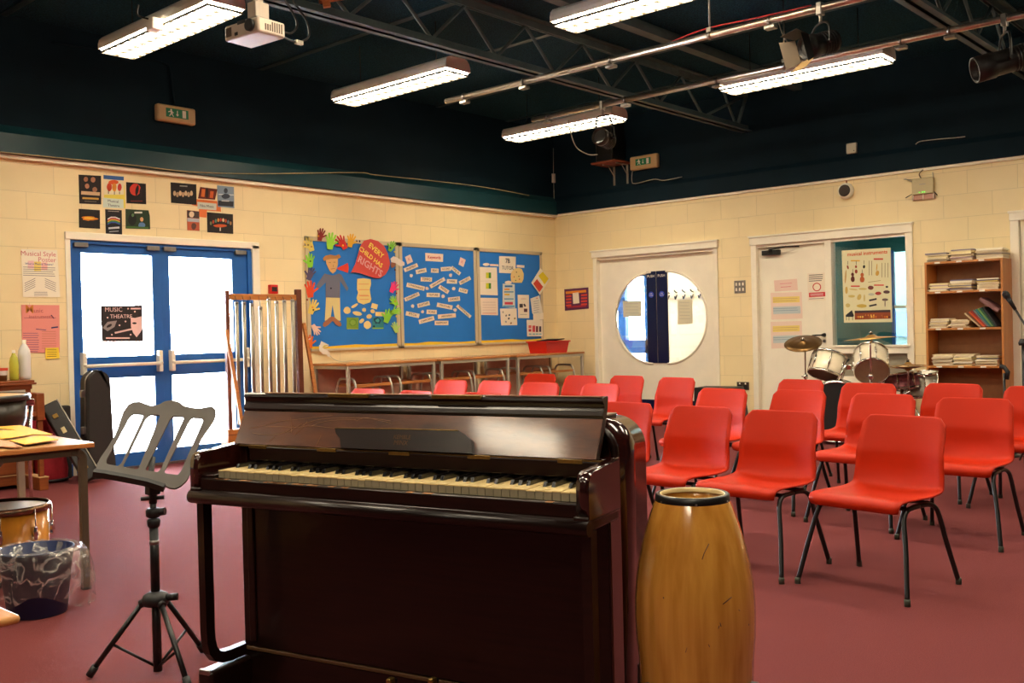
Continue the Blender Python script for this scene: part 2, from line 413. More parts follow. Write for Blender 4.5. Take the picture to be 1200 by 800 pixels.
b.lathe([(.022, 0), (.022, .008)], (.032, -3.685, 1.0), BLACKM, 20, (1, 0, 0)); b.lathe([(.02, 0), (.02, .008)], (.032, -3.685, .935), STEEL, 20, (1, 0, 0))
b.lathe([(.009, 0), (.009, .01)], (.028, -3.685, .935), BLACKM, 12, (1, 0, 0))
ch(b, 'door_handle', d3)
w1 = bpy.data.objects.new('window_1', None); COL.objects.link(w1); w1.location = (0, -4.2, 0); struct(w1)
b = MB(); b.box((-.02, -3.80, .80), (.1, -4.60, .875), WHITE, .004); b.box((-.035, -3.78, .868), (.0, -4.62, .89), WHITE, .003)
b.box((-.02, -4.585, 0), (.1, -4.655, 2.03), WHITE, .004); b.box((0, -3.8, 1.99), (.1, -4.59, 2.05), WHITE)
ch(b, 'window_frame', w1)
b = MB(); b.box((.05, -3.80, .89), (.056, -4.585, 1.99), GLASSD); ch(b, 'window_glass', w1)
b = MB(); b.box((.03, -3.80, 0), (.1, -4.60, .56), WHITE); b.box((.04, -3.8, .56), (.1, -4.6, .80), mat('grey_infill_panel', (150, 142, 122), .5)); ch(b, 'window_panel', w1)
# ---------------- door_4 at the right edge
d4 = bpy.data.objects.new('door_4', None); COL.objects.link(d4); d4.location = (0, -6.1, 0); struct(d4)
b = MB(); b.box((-.03, -5.56, 2.05), (.02, -6.7, 2.13), WHITE, .005); b.box((-.04, -5.55, 2.12), (0, -6.7, 2.14), WHITE, .003); b.box((-.022, -5.565, 0), (.1, -5.64, 2.06), WHITE, .004); b.box((-.02, -6.58, 0), (.1, -6.66, 2.06), WHITE)
ch(b, 'architrave', d4)
b = MB(); b.box((.02, -5.645, .015), (.06, -6.58, 2.05), WHITE, .003); ch(b, 'door_leaf', d4)
# ---------------- beyond the walls : corridor and practice room
LOB = mat('white_corridor_wall', (236, 232, 222), .6)
b = MB(); b.box((.2, 1.6, -.05), (3.2, -2.75, 0), mat('corridor_floor', (150, 140, 130), .5)); b.box((.2, 1.5, 2.6), (3.2, -2.75, 2.7), LOB)
b.box((.2, -2.6, 0), (3.2, -2.75, 2.6), LOB); b.box((.2, .2, 0), (.4, 1.6, 2.6), LOB); b.box((.2, 1.6, 0), (3.2, 1.7, 2.6), LOB)
# far wall x = 2.0 with a glazed blue door
b.box((2.0, 1.6, 0), (2.1, .90, 2.6), LOB); b.box((2.0, -.12, 0), (2.1, -2.75, 2.6), LOB); b.box((2.0, .90, 2.1), (2.1, -.12, 2.6), LOB)
struct(b.build('wall_corridor'))
d5 = bpy.data.objects.new('door_5', None); COL.objects.link(d5); d5.location = (2, .24, 0); struct(d5)
b = MB()
for a in ((.90, .82), (.44, .31), (-.04, -.12)): b.box((1.98, a[0], 0), (2.08, a[1], 2.10), BLUE)
b.box((1.98, .9, 1.88), (2.08, -.12, 2.10), BLUE); b.box((1.98, .9, .75), (2.08, -.12, .95), BLUE); b.box((1.98, .9, 0), (2.08, -.12, .2), BLUE)
ch(b, 'door_frame', d5)
b = MB(); b.box((2.03, .82, .2), (2.036, -.04, 1.88), GLASS); ch(b, 'glass_pane', d5)
TEAL = mat('practice_room_teal', (42, 112, 112), .7)
b = MB(); b.box((.2, -2.8, -.05), (3.0, -6.4, 0), TEAL); b.box((.2, -2.8, 2.6), (3.0, -6.4, 2.7), TEAL); b.box((.2, -2.78, 0), (3.0, -2.85, 2.6), TEAL); b.box((.2, -6.3, 0), (3.0, -6.4, 2.6), TEAL)
WY0, WY1 = -3.30, -3.75
b.box((3.0, -2.8, 0), (3.1, WY0, 2.6), TEAL); b.box((3.0, WY1, 0), (3.1, -6.4, 2.6), TEAL); b.box((3.0, WY0, 0), (3.1, WY1, .8), TEAL); b.box((3.0, WY0, 2.05), (3.1, WY1, 2.6), TEAL)
struct(b.build('wall_practice'))
w2 = bpy.data.objects.new('window_2', None); COL.objects.link(w2); w2.location = (3, (WY0+WY1)/2, 1.4); struct(w2)
b = MB(); b.box((2.98, WY0+.01, .78), (3.02, WY0-.03, 2.07), BLUE); b.box((2.98, WY1+.03, .78), (3.02, WY1-.01, 2.07), BLUE); b.box((2.98, WY0, 1.30), (3.02, WY1, 1.34), WHITE); b.box((2.98, WY0, .78), (3.02, WY1, .82), WHITE); ch(b, 'window_frame', w2)
b = MB(); b.box((3.03, WY0, .8), (3.036, WY1, 2.05), GLASS); ch(b, 'window_glass', w2)
# outside ground
b = MB(); b.box((-30, .25, -.12), (30, 30, -.03), mat('pale_concrete', (205, 205, 205), .8)); b.box((3.2, -20, -.12), (30, .25, -.03), mat('pale_concrete', (205, 205, 205), .8)); struct(b.build('ground'))
b = MB(); b.box((5.0, -8, -.1), (5.2, -1.0, 4), mat('sky_screen_paint', (50, 72, 66), .8)); b.box((4.95, -3.4, .9), (5.0, -2.6, 1.25), mat('outside_blue', (36, 66, 110), .6)); struct(b.build('wall_sky_screen'))  # added outdoor wall that dims the bright view through the practice window
W = bpy.data.worlds.new('world'); S.world = W; W.use_nodes = True
W.node_tree.nodes['Background'].inputs[0].default_value = (.80, .88, 1.0, 1); W.node_tree.nodes['Background'].inputs[1].default_value = 14.0

# ================================================================ ROOF STEEL AND LIGHTS
def truss(y0, x0, x1, zb, zt, label, nodes):
    o = thing('roof_truss', label, 'roof truss', ((x0+x1)/2, y0, zb), 0, 'lattice roof trusses')
    b = MB()
    for s in (-1, 1):
        b.box((x0, y0+s*.012, zb), (x1, y0+s*.065, zb+.012), TRUSSM); b.box((x0, y0+s*.012, zb), (x1, y0+s*.02, zb+.07), TRUSSM)
    ch(b, 'bottom_chord', o)
    b = MB()
    for s in (-1, 1):
        b.box((x0, y0+s*.012, zt-.012), (x1, y0+s*.065, zt), TRUSSM); b.box((x0, y0+s*.012, zt-.07), (x1, y0+s*.02, zt), TRUSSM)
    ch(b, 'top_chord', o)
    for i in range(len(nodes)-1):
        xa, xb_ = nodes[i], nodes[i+1]; xm = (xa+xb_)/2
        for p, q in (((xa+.03, y0, zb+.03), (xm-.04, y0, zt-.03)), ((xm+.04, y0, zt-.03), (xb_-.03, y0, zb+.03))):
            b = MB(); b.tube([p, q], .014, TRUSSM, 8); ch(b, 'web_bar', o)
    return o
nd = [-.30+.0, -.98, -1.79, -2.60, -3.43, -4.17, -4.89, -5.68, -6.47, -7.26, -8.05]
t1 = truss(-2.85, -13, -.02, 3.30, 3.755, 'grey lattice steel roof truss the projector hangs from', [-.98, -1.79, -2.60, -3.43, -4.17, -4.89, -5.68, -6.47, -7.26])
b = MB(); b.tube([(-.98, -2.85, 3.33), (-.06, -2.85, 3.70)], .014, TRUSSM); ch(b, 'web_bar', t1)
b = MB(); b.tube([(-.25, -2.85, 3.32), (-.55, -2.85, 3.70)], .014, TRUSSM); ch(b, 'web_bar', t1)
b = MB(); b.tube([(-.25, -2.85, 3.32), (-.03, -2.85, 3.70)], .02, TRUSSM); ch(b, 'web_bar', t1)
t2 = truss(-5.83, -13, -.02, 3.30, 3.755, 'grey lattice steel roof truss above the right end of the lighting bar', [-1.0, -1.8, -2.6, -3.4, -4.2])
b = MB(); b.box((-13, -3.52, 3.66), (-.02, -3.42, 3.72), TRUSSM); b.box((-13, -3.49, 3.70), (-.02, -3.47, ZC), TRUSSM); tag(b.build('purlin'), 'grey steel purlin running under the slabs behind the nearer lighting bar', 'steel beam')
for x, y in ((-4.3, -2.2), (-2.2, -2.35)):
    pass
TUBE = mat('fluorescent_tube', (255, 240, 205), .5, emis=(255, 226, 168), estr=20)
REFL = mat('luminaire_louvre', (58, 50, 34), .4)
LITE = mat('luminaire_diffuser', (255, 240, 210), .5, emis=(255, 240, 212), estr=9)
LBODY = mat('luminaire_body', (250, 246, 240), .45)
def luminaire(x, y0, label, L=1.52, z=3.285, w=.285):
    o = thing('ceiling_light', label, 'ceiling light', (x, y0-L/2, z), 0, 'fluorescent ceiling lights')
    x0, x1, y1 = -w/2, w/2, L/2
    b = MB(); prof = [(-w/2, 0)]+[(-w/2+.065-.065*math.cos(R(a)), .035+.07*math.sin(R(a))) for a in (0, 30, 60, 90)]+[(w/2-.065+.065*math.cos(R(a)), .035+.07*math.sin(R(a))) for a in (90, 60, 30, 0)]+[(w/2, 0)]
    inner = [(q[0]*.95, q[1]*.93+.0) for q in prof]
    pts = prof+inner[::-1]
    b.prism([(p[0], -y1+.012, p[1]+.014) for p in pts], (0, L-.024, 0), LBODY)
    for yy in (-y1, y1-.014): b.prism([(p[0], yy, p[1]+.014) for p in prof], (0, .014, 0), LBODY)
    for yy in (-.5*L/1.52, .5*L/1.52): b.tube([(0, yy, .08), (0, yy, ZC-z)], .004, BLACKM)
    b.build('housing', o)
    b = MB(); b.box((x0+.016, -y1+.018, .0), (x1-.016, y1-.018, .02), LITE); b.build('diffuser', o)
    b = MB()
    n = 15
    for i in range(n+1):
        yy = -y1+.02+(L-.04)*i/n; b.box((x0+.012, yy-.0035, -.016), (x1-.012, yy+.0025, -.0005), REFL)
    for xx in (x0+.014, -.006, x1-.014): b.box((xx-.004, -y1+.016, -.016), (xx+.004, y1-.016, -.0005), REFL)
    b.build('louvre', o)
    return o
for cx_, cy_, L_, lb in ((1.1, -1.0, 1.3, 'unseen panel light added to brighten the corridor beyond the round window'), (1.6, -4.6, 1.3, 'unseen panel light added to brighten the teal practice room')):  # unseen fill panels added to brighten the two spaces beyond the wall
    o = thing('ceiling_light', lb, 'ceiling light', (cx_, cy_, 2.52))
    b = MB(); b.box((-.3, -L_/2, .02), (.3, L_/2, .08), LBODY, .004); b.build('housing', o)
    b = MB(); b.box((-.27, -L_/2+.03, .005), (.27, L_/2-.03, .02), mat('corridor_fill_glow', (255, 250, 240), .5, emis=(255, 246, 228), estr=2.4) if cx_ < 1.2 else mat('practice_fill_glow', (255, 250, 240), .5, emis=(255, 246, 228), estr=3.6)); b.build('diffuser', o)
luminaire(-6.51, -1.10, 'lit louvred ceiling light nearest the projector, a small black box clipped to it')
luminaire(-4.27, -.99, 'lit louvred ceiling light over the notice boards, beyond the first truss')
luminaire(-4.55, -3.85, 'lit louvred ceiling light cut off by the top edge of the picture')
luminaire(-1.77, -.83, 'lit louvred ceiling light in the far corner behind the small spotlight')
luminaire(-1.96, -3.68, 'lit louvred ceiling light behind the bar with the barn-door spotlight')
for x, y in ((-6.8, -4.0), (-9.3, -1.1), (-9.3, -4.2), (-4.7, -6.9), (-7.1, -7.0), (-9.6, -7.2), (-2.1, -6.8), (-11.9, -1.1), (-11.9, -7.4)):  # out-of-view fittings added because the room needs their light
    luminaire(x, y, 'unseen louvred ceiling light added to light the near half of the room')
luminaire(-11.0, -4.95, 'unseen short ceiling light placed to reflect in the piano fallboard', .6)  # out-of-view light, sized and placed for the warm reflection on the fallboard
BAR = mat('bare_pipe_steel', (208, 194, 180), .28, .9, noise=.1, nscale=4, stretch=(1, 20, 1))
def clamp(b, x, y, z): b.lathe([(.034, -.02), (.034, .02)], (x, y, z), BLACKM, 14, (0, 1, 0)); b.box((x-.02, y-.02, z-.055), (x+.02, y+.02, z-.03), STEEL)
def bar(x, ya, yb, z, label, hang):
    o = thing('lighting_bar', label, 'lighting bar', (x, (ya+yb)/2, z), 0, 'overhead lighting bars')
    b = MB(); b.tube([(x, ya, z), (x, yb, z)], .0245, BAR, 16); ch(b, 'pipe', o)
    for hy in hang:
        b = MB(); b.tube([(x, hy, z+.02), (x, hy, ZC)], .007, STEEL, 8); b.box((x-.02, hy-.02, z+.02), (x+.02, hy+.02, z+.055), STEEL, .004); b.lathe([(.031, -.014), (.031, .014)], (x, hy, z), STEEL, 14, (0, 1, 0)); ch(b, 'hanger', o)
    return o
BX1, BX2, BZ = -3.84, -2.66, 3.21
bar1 = bar(BX1, -1.92, -8.5, BZ, 'bare steel lighting bar nearer the camera, with red cable along it', (-4.63, -7.4))
bar2 = bar(BX2, -1.93, -9.2, BZ, 'bare steel lighting bar farther from the camera, crossing both spotlights', (-4.62, -7.6))
REDC = P((170, 20, 25), .4)
b = MB(); b.tube(smoothpath([(BX1+.02, -4.3, BZ+.03), (BX1, -4.6, BZ+.055), (BX1, -5.0, BZ+.04), (BX1, -5.4, BZ+.03)]), .006, REDC, 6); tag(b.build('cable'), 'red cable lying along the nearer lighting bar', 'cable')
for i, (x, y, lb) in enumerate(((BX1, -2.15, 'small steel hook clamp near the free end of the nearer bar'), (BX1, -2.85, 'steel hook clamp where the nearer bar meets the first truss'), (BX1, -3.75, 'steel hook clamp on the nearer bar below the cut-off ceiling light'), (BX1, -5.1, 'steel hook clamp on the nearer bar beside the red cable'),
        (BX2, -2.12, 'steel hook clamp on the farther bar with a looped safety wire'), (BX2, -3.05, 'steel hook clamp where the farther bar meets the first truss'), (BX2, -4.0, 'black socket clamp at the end of the middle light on the farther bar'), (BX2, -5.9, 'steel hook clamp where the farther bar meets the second truss'), (BX2, -5.55, 'pale steel hook clamp just before the second truss'))):
    o = thing('pipe_clamp', lb, 'clamp', (x, y, BZ), 0, 'hook clamps on the lighting bars')
    b = MB(); b.lathe([(.026, -.012), (.033, -.01), (.033, .01), (.026, .012)], (0, 0, 0), STEEL, 16, (0, 1, 0), False); b.build('clamp_ring', o)
    b = MB(); b.box((-.03, -.045, -.062), (.03, .035, -.036), STEEL, .006); b.tube([(0, 0, -.04), (0, 0, -.025)], .01, STEEL); b.build('clamp_foot', o)
def spotlight(name, label, p, aim, L, r, barn=False, hook=(0, 0), body=BLACKP):
    """p = body centre; hangs by a yoke from hook (x,y) on a bar"""
    o = thing(name, label, 'stage light', p)
    a = Vector(aim).normalized(); side = a.cross(Vector((0, 0, 1))).normalized(); up = side.cross(a)
    b = MB(); n = 10
    b.lathe([(r*.6, -L*.5), (r*.95, -L*.42), (r, -L*.1), (r, L*.18), (r*1.08, L*.2), (r*1.08, L*.5), (r*.92, L*.5), (r*.9, L*.40)], (0, 0, 0), body, 20, a, True)
    for k in range(5): b.lathe([(r*1.04, -L*.35+k*.022), (r*1.04, -L*.345+k*.022+.006)], (0, 0, 0), body, 20, a, True)
    b.build('lamp_body', o)
    b = MB(); b.lathe([(.001, L*.44), (r*.5, L*.435), (r*.88, L*.41)], (0, 0, 0), mat('lens_glass', (90, 90, 88), .08, .3), 24, a, False); b.build('lens', o)
    top = Vector((hook[0]-p[0], hook[1]-p[1], BZ-.03-p[2]))
    b = MB()
    cr = top+Vector((0, 0, -.07))
    b.tube(smoothpath([side*(r+.02), side*(r+.022)+Vector((0, 0, r*1.1)), cr+side*r*.9+Vector((0, 0, -.015)), cr, cr-side*r*.9+Vector((0, 0, -.015)), -side*(r+.022)+Vector((0, 0, r*1.1)), -side*(r+.02)], 5), .008, BLACKM, 8)
    b.build('yoke', o)
    b = MB(); b.tube([cr, top], .011, STEEL, 8); b.box(top+Vector((-.03, -.02, -.02)), top+Vector((.03, .02, .065)), STEEL, .006); b.build('hook_clamp', o)
    for s in (-1, 1):
        b = MB(); b.tube([side*s*r, side*s*(r+.045)], .015, BLACKM, 10); b.build('knob', o)
    if barn:
        q = r*1.0
        cc = a*L*.5
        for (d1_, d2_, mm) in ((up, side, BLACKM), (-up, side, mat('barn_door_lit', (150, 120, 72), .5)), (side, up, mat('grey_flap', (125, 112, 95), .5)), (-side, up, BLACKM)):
            b = MB(); p0 = cc+d1_*q-d2_*q; p1 = cc+d1_*q+d2_*q; p2 = p1+a*.09+d1_*.05+d2_*.02; p3 = p0+a*.09+d1_*.05-d2_*.02
            nn = (p1-p0).cross(p3-p0).normalized()*.002
            b.prism([p0, p1, p2, p3], nn, mm); b.build('barn_door', o)
    return o
sp1 = onZ(962, 50, 2.985); sp1 = Vector((BX1+.0, sp1.y, 2.99))
pr = CAM+ray(962, 52)*((BX1-CAM.x)/ray(962, 52).x)
spotlight('spotlight', 'black spotlight with open barn doors on the nearer lighting bar', (BX1, pr.y, pr.z), (-.75, .45, -.25), .26, .075, True, (BX1, pr.y))
pr = CAM+ray(709, 163)*((BX2-CAM.x)/ray(709, 163).x)
spotlight('spotlight', 'small black can spotlight in front of the far corner light', (BX2, pr.y, pr.z), (-.72, -.02, .12), .2, .075, False, (BX2, pr.y+.02), mat('spot_can', (50, 42, 34), .4, .4))
pr = CAM+ray(1178, 72)*((BX2-CAM.x)/ray(1178, 72).x)
spotlight('spotlight', 'long black profile spotlight by the right end of the farther bar', (BX2, pr.y, pr.z), (-.5, .72, -.22), .42, .085, False, (BX2, pr.y), mat('profile_spot_body', (26, 21, 19), .5))
# looping flex from the corner spot
a1 = onR(666, 141, BX2); a2 = onR(678, 175, BX2+.02); a3 = onR(700, 181, BX2)
b = MB(); b.tube(smoothpath([a1, onR(668, 152, BX2), onR(672, 166, BX2), a2+Vector((0, 0, -.0)), onR(690, 181, BX2), a3], 6), .005, GREYTUBE, 6); tag(b.build('cable'), 'grey flex looping from the bar to the small can spotlight', 'cable')
b = MB(); b.tube(smoothpath([onR(911, 20, BX2), onR(918, 42, BX2), onR(930, 56, BX2), onR(943, 61, BX2)], 6), .005, GREYTUBE, 6); tag(b.build('cable'), 'grey flex hanging down to the barn-door spotlight', 'cable')
# wooden block on the truss
b = MB(); b.M = Matrix.Translation((-5.93, -2.98, 3.385)) @ Matrix.Rotation(R(-35), 4, 'Z') @ Matrix.Rotation(R(-12), 4, 'Y'); b.box((-.09, -.03, -.012), (.17, .03, .03), OAK, .004); b.box((-.07, -.02, -.05), (-.02, .02, -.01), OAK, .003)
tag(b.build('wooden_block'), 'orange wooden block wedged on the bottom of the first truss', 'wood block')
# sensor under first light
b = MB(); q = onZ(181, 29, 3.25); b.box(q+Vector((-.04, -.045, -.04)), q+Vector((.04, .045, .04)), LBODY, .006); b.tube(smoothpath([q+Vector((-.02, .0, .03)), q+Vector((-.10, .03, .05)), q+Vector((-.11, .0, .11))]), .006, BLACKM, 6)
tag(b.build('sensor_box'), 'small grey sensor box clipped under the ceiling light by the projector', 'sensor')
# ---------------- projector
po = thing('projector', 'white ceiling projector on a bracket with dangling cables', 'projector', (-6.895, -3.50, 2.80), R(5))
PW = mat('projector_plastic', (205, 190, 172), .45)
b = MB(); b.box((-.09, -.15, 0), (.10, .15, .088), PW, .014); b.build('projector_body', po)
b = MB(); b.lathe([(.034, 0), (.034, .018), (.026, .018)], (-.09, -.085, .046), BLACKP, 22, (-1, 0, 0)); b.lathe([(.024, .010), (.001, .016)], (-.09, -.085, .046), mat('lens_dark', (20, 24, 34), .05), 22, (-1, 0, 0), False); b.build('lens', po)
b = MB(); b.box((-.094, -.04, .07), (-.088, .03, .09), BLACKP, .003); b.box((-.094, .03, .015), (-.088, .055, .032), BLACKP); b.build('control_window', po)
VENT = mat('vent_dark', (95, 82, 68), .6)
b = MB()
for i in range(8):
    x = -.045+i*.016; b.box((x, -.1525, .02), (x+.008, -.149, .072 if i > 2 else .055), VENT)
for i in range(6): b.box((-.0925, .085+i*.009, .02), (-.0895, .09+i*.009, .07), VENT)
b.build('vent', po)
b = MB(); b.box((-.05, -.09, .088), (.06, .02, .11), STEEL, .004); b.box((-.045, -.075, .11), (.05, -.0, .20), PW, .006); b.box((-.012, -.05, .2), (.03, -.01, .52), PW, .004); b.build('mounting_bracket', po)
b = MB()
b.tube(smoothpath([(.1, -.10, .06), (.16, -.12, .05), (.23, -.10, .12), (.24, -.04, .22), (.17, .0, .34), (.1, .0, .45)], 6), .006, BLACKM, 8)
b.tube(smoothpath([(.1, -.12, .02), (.18, -.15, .0), (.27, -.15, .05), (.30, -.10, .16), (.28, -.02, .28), (.18, 0, .42)], 6), .006, BLACKM, 8); b.box((.17, -.162, -.012), (.22, -.138, .012), GREYTUBE, .004)
b.build('cable', po)
# ---------------- exit signs, speaker, boxes on the dark walls
GREEN = P((16, 130, 84), .4)
def exit_sign(fr, w, h, label, sym=.11):
    o = thing('exit_sign', label, 'exit sign', fr.translation, 0, 'running man exit signs')
    f = fr.copy(); f.translation = (0, 0, 0)
    b = MB(); b.M = f; b.box((-w/2, -h/2, 0), (w/2, h/2, .07), mat('yellowed_sign_body', (206, 172, 122), .35), .02); b.build('housing', o)
    b = MB(); b.M = f; b.box((-sym, -.035, .0705), (sym, .045, .073), GREEN)
    wq = PAPER
    z = .0745
    b.lathe([(.009, 0), (.009, .001)], (-sym*.55, .03, z-.001), wq, 12, (0, 0, 1))
    for pts in ([(-.075, .02), (-.05, .022), (-.045, -.005), (-.058, -.008)], [(-.09, .012), (-.075, .02), (-.07, .013), (-.088, .004)], [(-.05, .018), (-.035, .008), (-.038, .003), (-.052, .01)], [(-.058, -.005), (-.075, -.028), (-.082, -.026), (-.066, -.0)], [(-.05, -.005), (-.035, -.028), (-.042, -.03), (-.058, -.008)]):
        b.prism([(p[0], p[1], z-.001) for p in pts], (0, 0, .001), wq)
    b.prism([(-.004, .03, z-.001), (.004, .03, z-.001), (.004, -.005, z-.001), (-.004, -.005, z-.001)], (0, 0, .001), wq); b.prism([(-.014, -.003, z-.001), (.014, -.003, z-.001), (0, -.022, z-.001)], (0, 0, .001), wq)
    b.prism([(.05, .038, z-.001), (.085, .038, z-.001), (.085, -.028, z-.001), (.05, -.028, z-.001)], (0, 0, .001), wq)
    b.build('sign_face', o)
    return o
exit_sign(frL(Vector((-5.44, 0, 3.165))), .38, .155, 'green running man exit sign above the blue glass doors')
exit_sign(frR(Vector((0, -1.47, 3.145))), .40, .17, 'green running man exit sign beside the wall speaker')
b = MB(); q = [onL(203, 122), onL(200, 95), onL(198, 82), onL(190, 74), onL(140, 62), onL(60, 50)]; q = [p+Vector((0, -.015, 0)) for p in q]; b.tube(smoothpath(q, 4), .012, DARK, 8); tag(b.build('conduit'), 'dark painted conduit running to the exit sign above the glass doors', 'conduit')
so = thing('wall_speaker', 'black speaker box high in the corner on a wooden shelf', 'speaker', (0, -1.04, 3.17))
b = MB(); b.box((-.29, -.13, .012), (-.02, .12, .52), BLACKP, .008); b.box((-.295, -.11, .03), (-.288, .10, .5), mat('speaker_cloth', (8, 8, 8), .95)); b.build('speaker_cabinet', so)
b = MB(); b.box((-.33, -.20, -.012), (0, .17, .012), mat('red_brown_shelf', (140, 70, 44), .5), .003); b.build('shelf', so)
for y in (-.15, .05):
    b = MB(); b.box((-.012, y-.012, -.25), (0, y+.012, -.012), GREYTUBE); b.box((-.24, y-.012, -.022), (0, y+.012, -.012), GREYTUBE); b.tube([(-.006, y, -.14), (-.13, y, -.02)], .005, GREYTUBE, 6); b.build('bracket', so)
b = MB(); b.tube(smoothpath([(-.02, -1.28, 3.10), (-.03, -1.27, 2.95), (-.045, -1.33, 2.90), (-.045, -1.6, 2.92), (-.045, -1.75, 2.89), (-.045, -2.0, 2.90)], 5), .005, GREYTUBE, 6); tag(b.build('cable'), 'thin grey cable trailing from the wall speaker along the dark ledge', 'cable')
b = MB(); b.tube(smoothpath([onR(1073, 169, -.03), onR(1079, 165.5, -.03), (onR(1100, 163, -.03)), onR(1118, 161.5, -.03), onR(1131, 160, -.03)], 5), .005, GREYTUBE, 6); tag(b.build('cable'), 'thin grey cable on the dark ledge above the wireless access point', 'cable')
b = MB(); p = onR(999, 174); b.box((-.035, p.y-.055, p.z-.055), (0, p.y+.055, p.z+.055), GREYTUBE, .006); b.tube([(-.036, p.y-.03, p.z-.03), (-.039, p.y-.03, p.z-.03)], .006, BLACKM, 8)
tag(b.build('junction_box'), 'square grey junction box on the dark wall above the alarm sounder', 'junction box')
b = MB(); p = onL(648, 209); b.box((p.x-.03, -.03, p.z-.06), (p.x+.02, 0, p.z+.06), CREAMP, .004); b.tube([(p.x, -.01, p.z+.06), (p.x+.01, -.01, p.z+.4)], .005, GREYTUBE, 6); b.tube([(p.x, -.01, p.z-.06), (p.x, -.01, p.z-.3)], .005, GREYTUBE, 6)
tag(b.build('switch_box'), 'small pale switch box on the dark wall in the corner', 'switch')
q = [onL(x, y, -.085) for x, y in ((0, 178), (80, 186), (160, 194), (220, 201), (300, 203.5), (417, 202), (440, 205), (500, 211), (566, 219), (620, 229))]
b = MB(); b.tube(smoothpath(q, 4), .0045, mat('pale_string', (190, 170, 125), .8), 5); tag(b.build('string'), 'pale string sagging along the dark ledge over the notice boards', 'string')
# alarm sounder, access point
p = onR(993, 224); so = thing('alarm_sounder', 'round white alarm sounder with black grille high on the cream wall', 'alarm sounder', (0, p.y, p.z))
b = MB(); b.lathe([(.075, 0), (.085, .03), (.08, .06), (.06, .075)], (0, 0, 0), WHITE, 26, (-1, 0, 0)); b.build('sounder_body', so)
b = MB(); b.lathe([(.062, .0755), (.055, .082), (.02, .084)], (0, 0, 0), mat('dark_grille', (62, 52, 46), .7, bump=.4, nscale=160), 26, (-1, 0, 0)); b.build('grille', so)
b = MB(); b.tube([(-.012, 0, .08), (-.012, .005, ZB-p.z)], .006, P((170, 60, 40)), 8); b.build('cable', so)
p = onR(1083, 219); so = thing('access_point', 'square off-white wireless box with green lights and splayed aerials', 'wireless box', (0, p.y, p.z))
b = MB(); b.box((-.05, -.105, -.075), (-.01, .105, .085), mat('beige_plastic', (196, 178, 136), .45), .008); b.box((-.051, -.03, .02), (-.0505, .03, .027), STEEL); b.build('box_body', so)
b = MB()
for i, y in enumerate((.03, .0, -.02)): b.lathe([(.006, 0), (.006, .002)], (-.05, y, -.055), mat('led_green', (90, 255, 90), .5, emis=(110, 255, 80), estr=.5), 8, (-1, 0, 0))
b.build('indicator_light', so)
b = MB(); b.box((-.03, -.11, -.125), (-.005, .11, -.075), mat('pinkish_plate', (190, 140, 118), .5))
for y in (-.1, 0, .1): b.tube([(-.03, y, -.07), (-.035, y, -.13)], .005, WHITE, 6)
b.build('mounting_plate', so)
for (y0_, z0_, y1_, z1_) in ((.105, -.06, .17, -.095), (.105, .06, .17, .10), (-.105, -.06, -.14, -.10), (-.1, .075, -.1, .13), (.105, .08, .185, .095)):
    b = MB(); b.tube([(-.03, y0_, z0_), (-.045, y1_, z1_)], .0045, BLACKM if z0_ < 0 else GREYTUBE, 6); b.build('aerial', so)
b = MB(); b.tube(smoothpath([(-.02, .02, .085), (-.03, .035, .13), (-.02, .0, .17)]), .005, P((90, 60, 40)), 6); b.build('cable', so)
# switches and socket
p = (onR(861, 328)+onR(873.5, 344))/2; so = thing('light_switch', 'six-gang steel light switch plate between the doors', 'light switch', (0, p.y, p.z))
b = MB(); b.box((-.008, -.07, -.072), (0, .07, .072), STEEL, .002); b.build('plate', so)
for i in range(3):
    for k in (0, 1):
        b = MB(); y = -.042+i*.042; z = .03-.06*k; b.box((-.014, y-.01, z-.017), (-.008, y+.01, z+.017), WHITE, .002); b.build('rocker', so)
p = onR(871, 452); so = thing('wall_socket', 'double wall socket low beside the white double doors', 'wall socket', (0, p.y, p.z))
b = MB(); b.box((-.012, -.075, -.045), (0, .075, .045), mat('dark_steel_plate', (90, 80, 70), .35, .8), .002); b.build('plate', so)
for y in (-.036, .036):
    b = MB(); b.box((-.014, y-.024, -.034), (-.012, y+.024, .01), BLACKP); b.box((-.018, y-.008, .018), (-.012, y+.008, .036), WHITE, .002); b.build('outlet', so)
p = onL(318.5, 339); so = thing('fire_call_point', 'red fire alarm call point on the wall beside the blue doors', 'fire call point', (p.x, 0, p.z))
b = MB(); b.box((-.045, -.045, -.045), (.045, 0, .045), P((205, 32, 26), .35), .005); b.build('box_body', so)
b = MB(); b.box((-.03, -.047, -.022), (.03, -.044, .022), mat('call_glass', (60, 45, 50), .15)); b.build('glass_front', so)
# ================================================================ PAPERS AND POSTERS
def sheet(wall, pts, col, name, label, cat, off=.002, group=None, th=.0008, marks=(), texts=(), curl=0):
    """cut paper lying on a wall plane; pts are photo positions of its outline, marks = [(pts, colour)], texts = [(string, (px,py), size, rot, colour)]"""
    on, fr = (onL, frL) if wall == 'L' else (onR, frR)
    n = Vector((0, -1, 0)) if wall == 'L' else Vector((-1, 0, 0))
    pl = -off
    m = col if not isinstance(col, tuple) else P(col)
    b = MB(); P3 = [on(x, y, pl) for x, y in pts]; b.prism(P3, n*th, m)
    k = 1
    for mp, mc in marks:
        q = [on(x, y, pl)+n*(th+.0001*k) for x, y in mp]; b.prism(q, n*.0003, P(mc)); k = k % 6+1
    for s_, (x, y), sz, rot, tc in texts:
        b.text(s_, sz, P(tc), fr(on(x, y, pl)+n*(th+.0012), R(rot)))
    c = sum(P3, Vector())/len(P3)
    o = b.build(name, origin=c)
    return tag(o, label, cat, group)
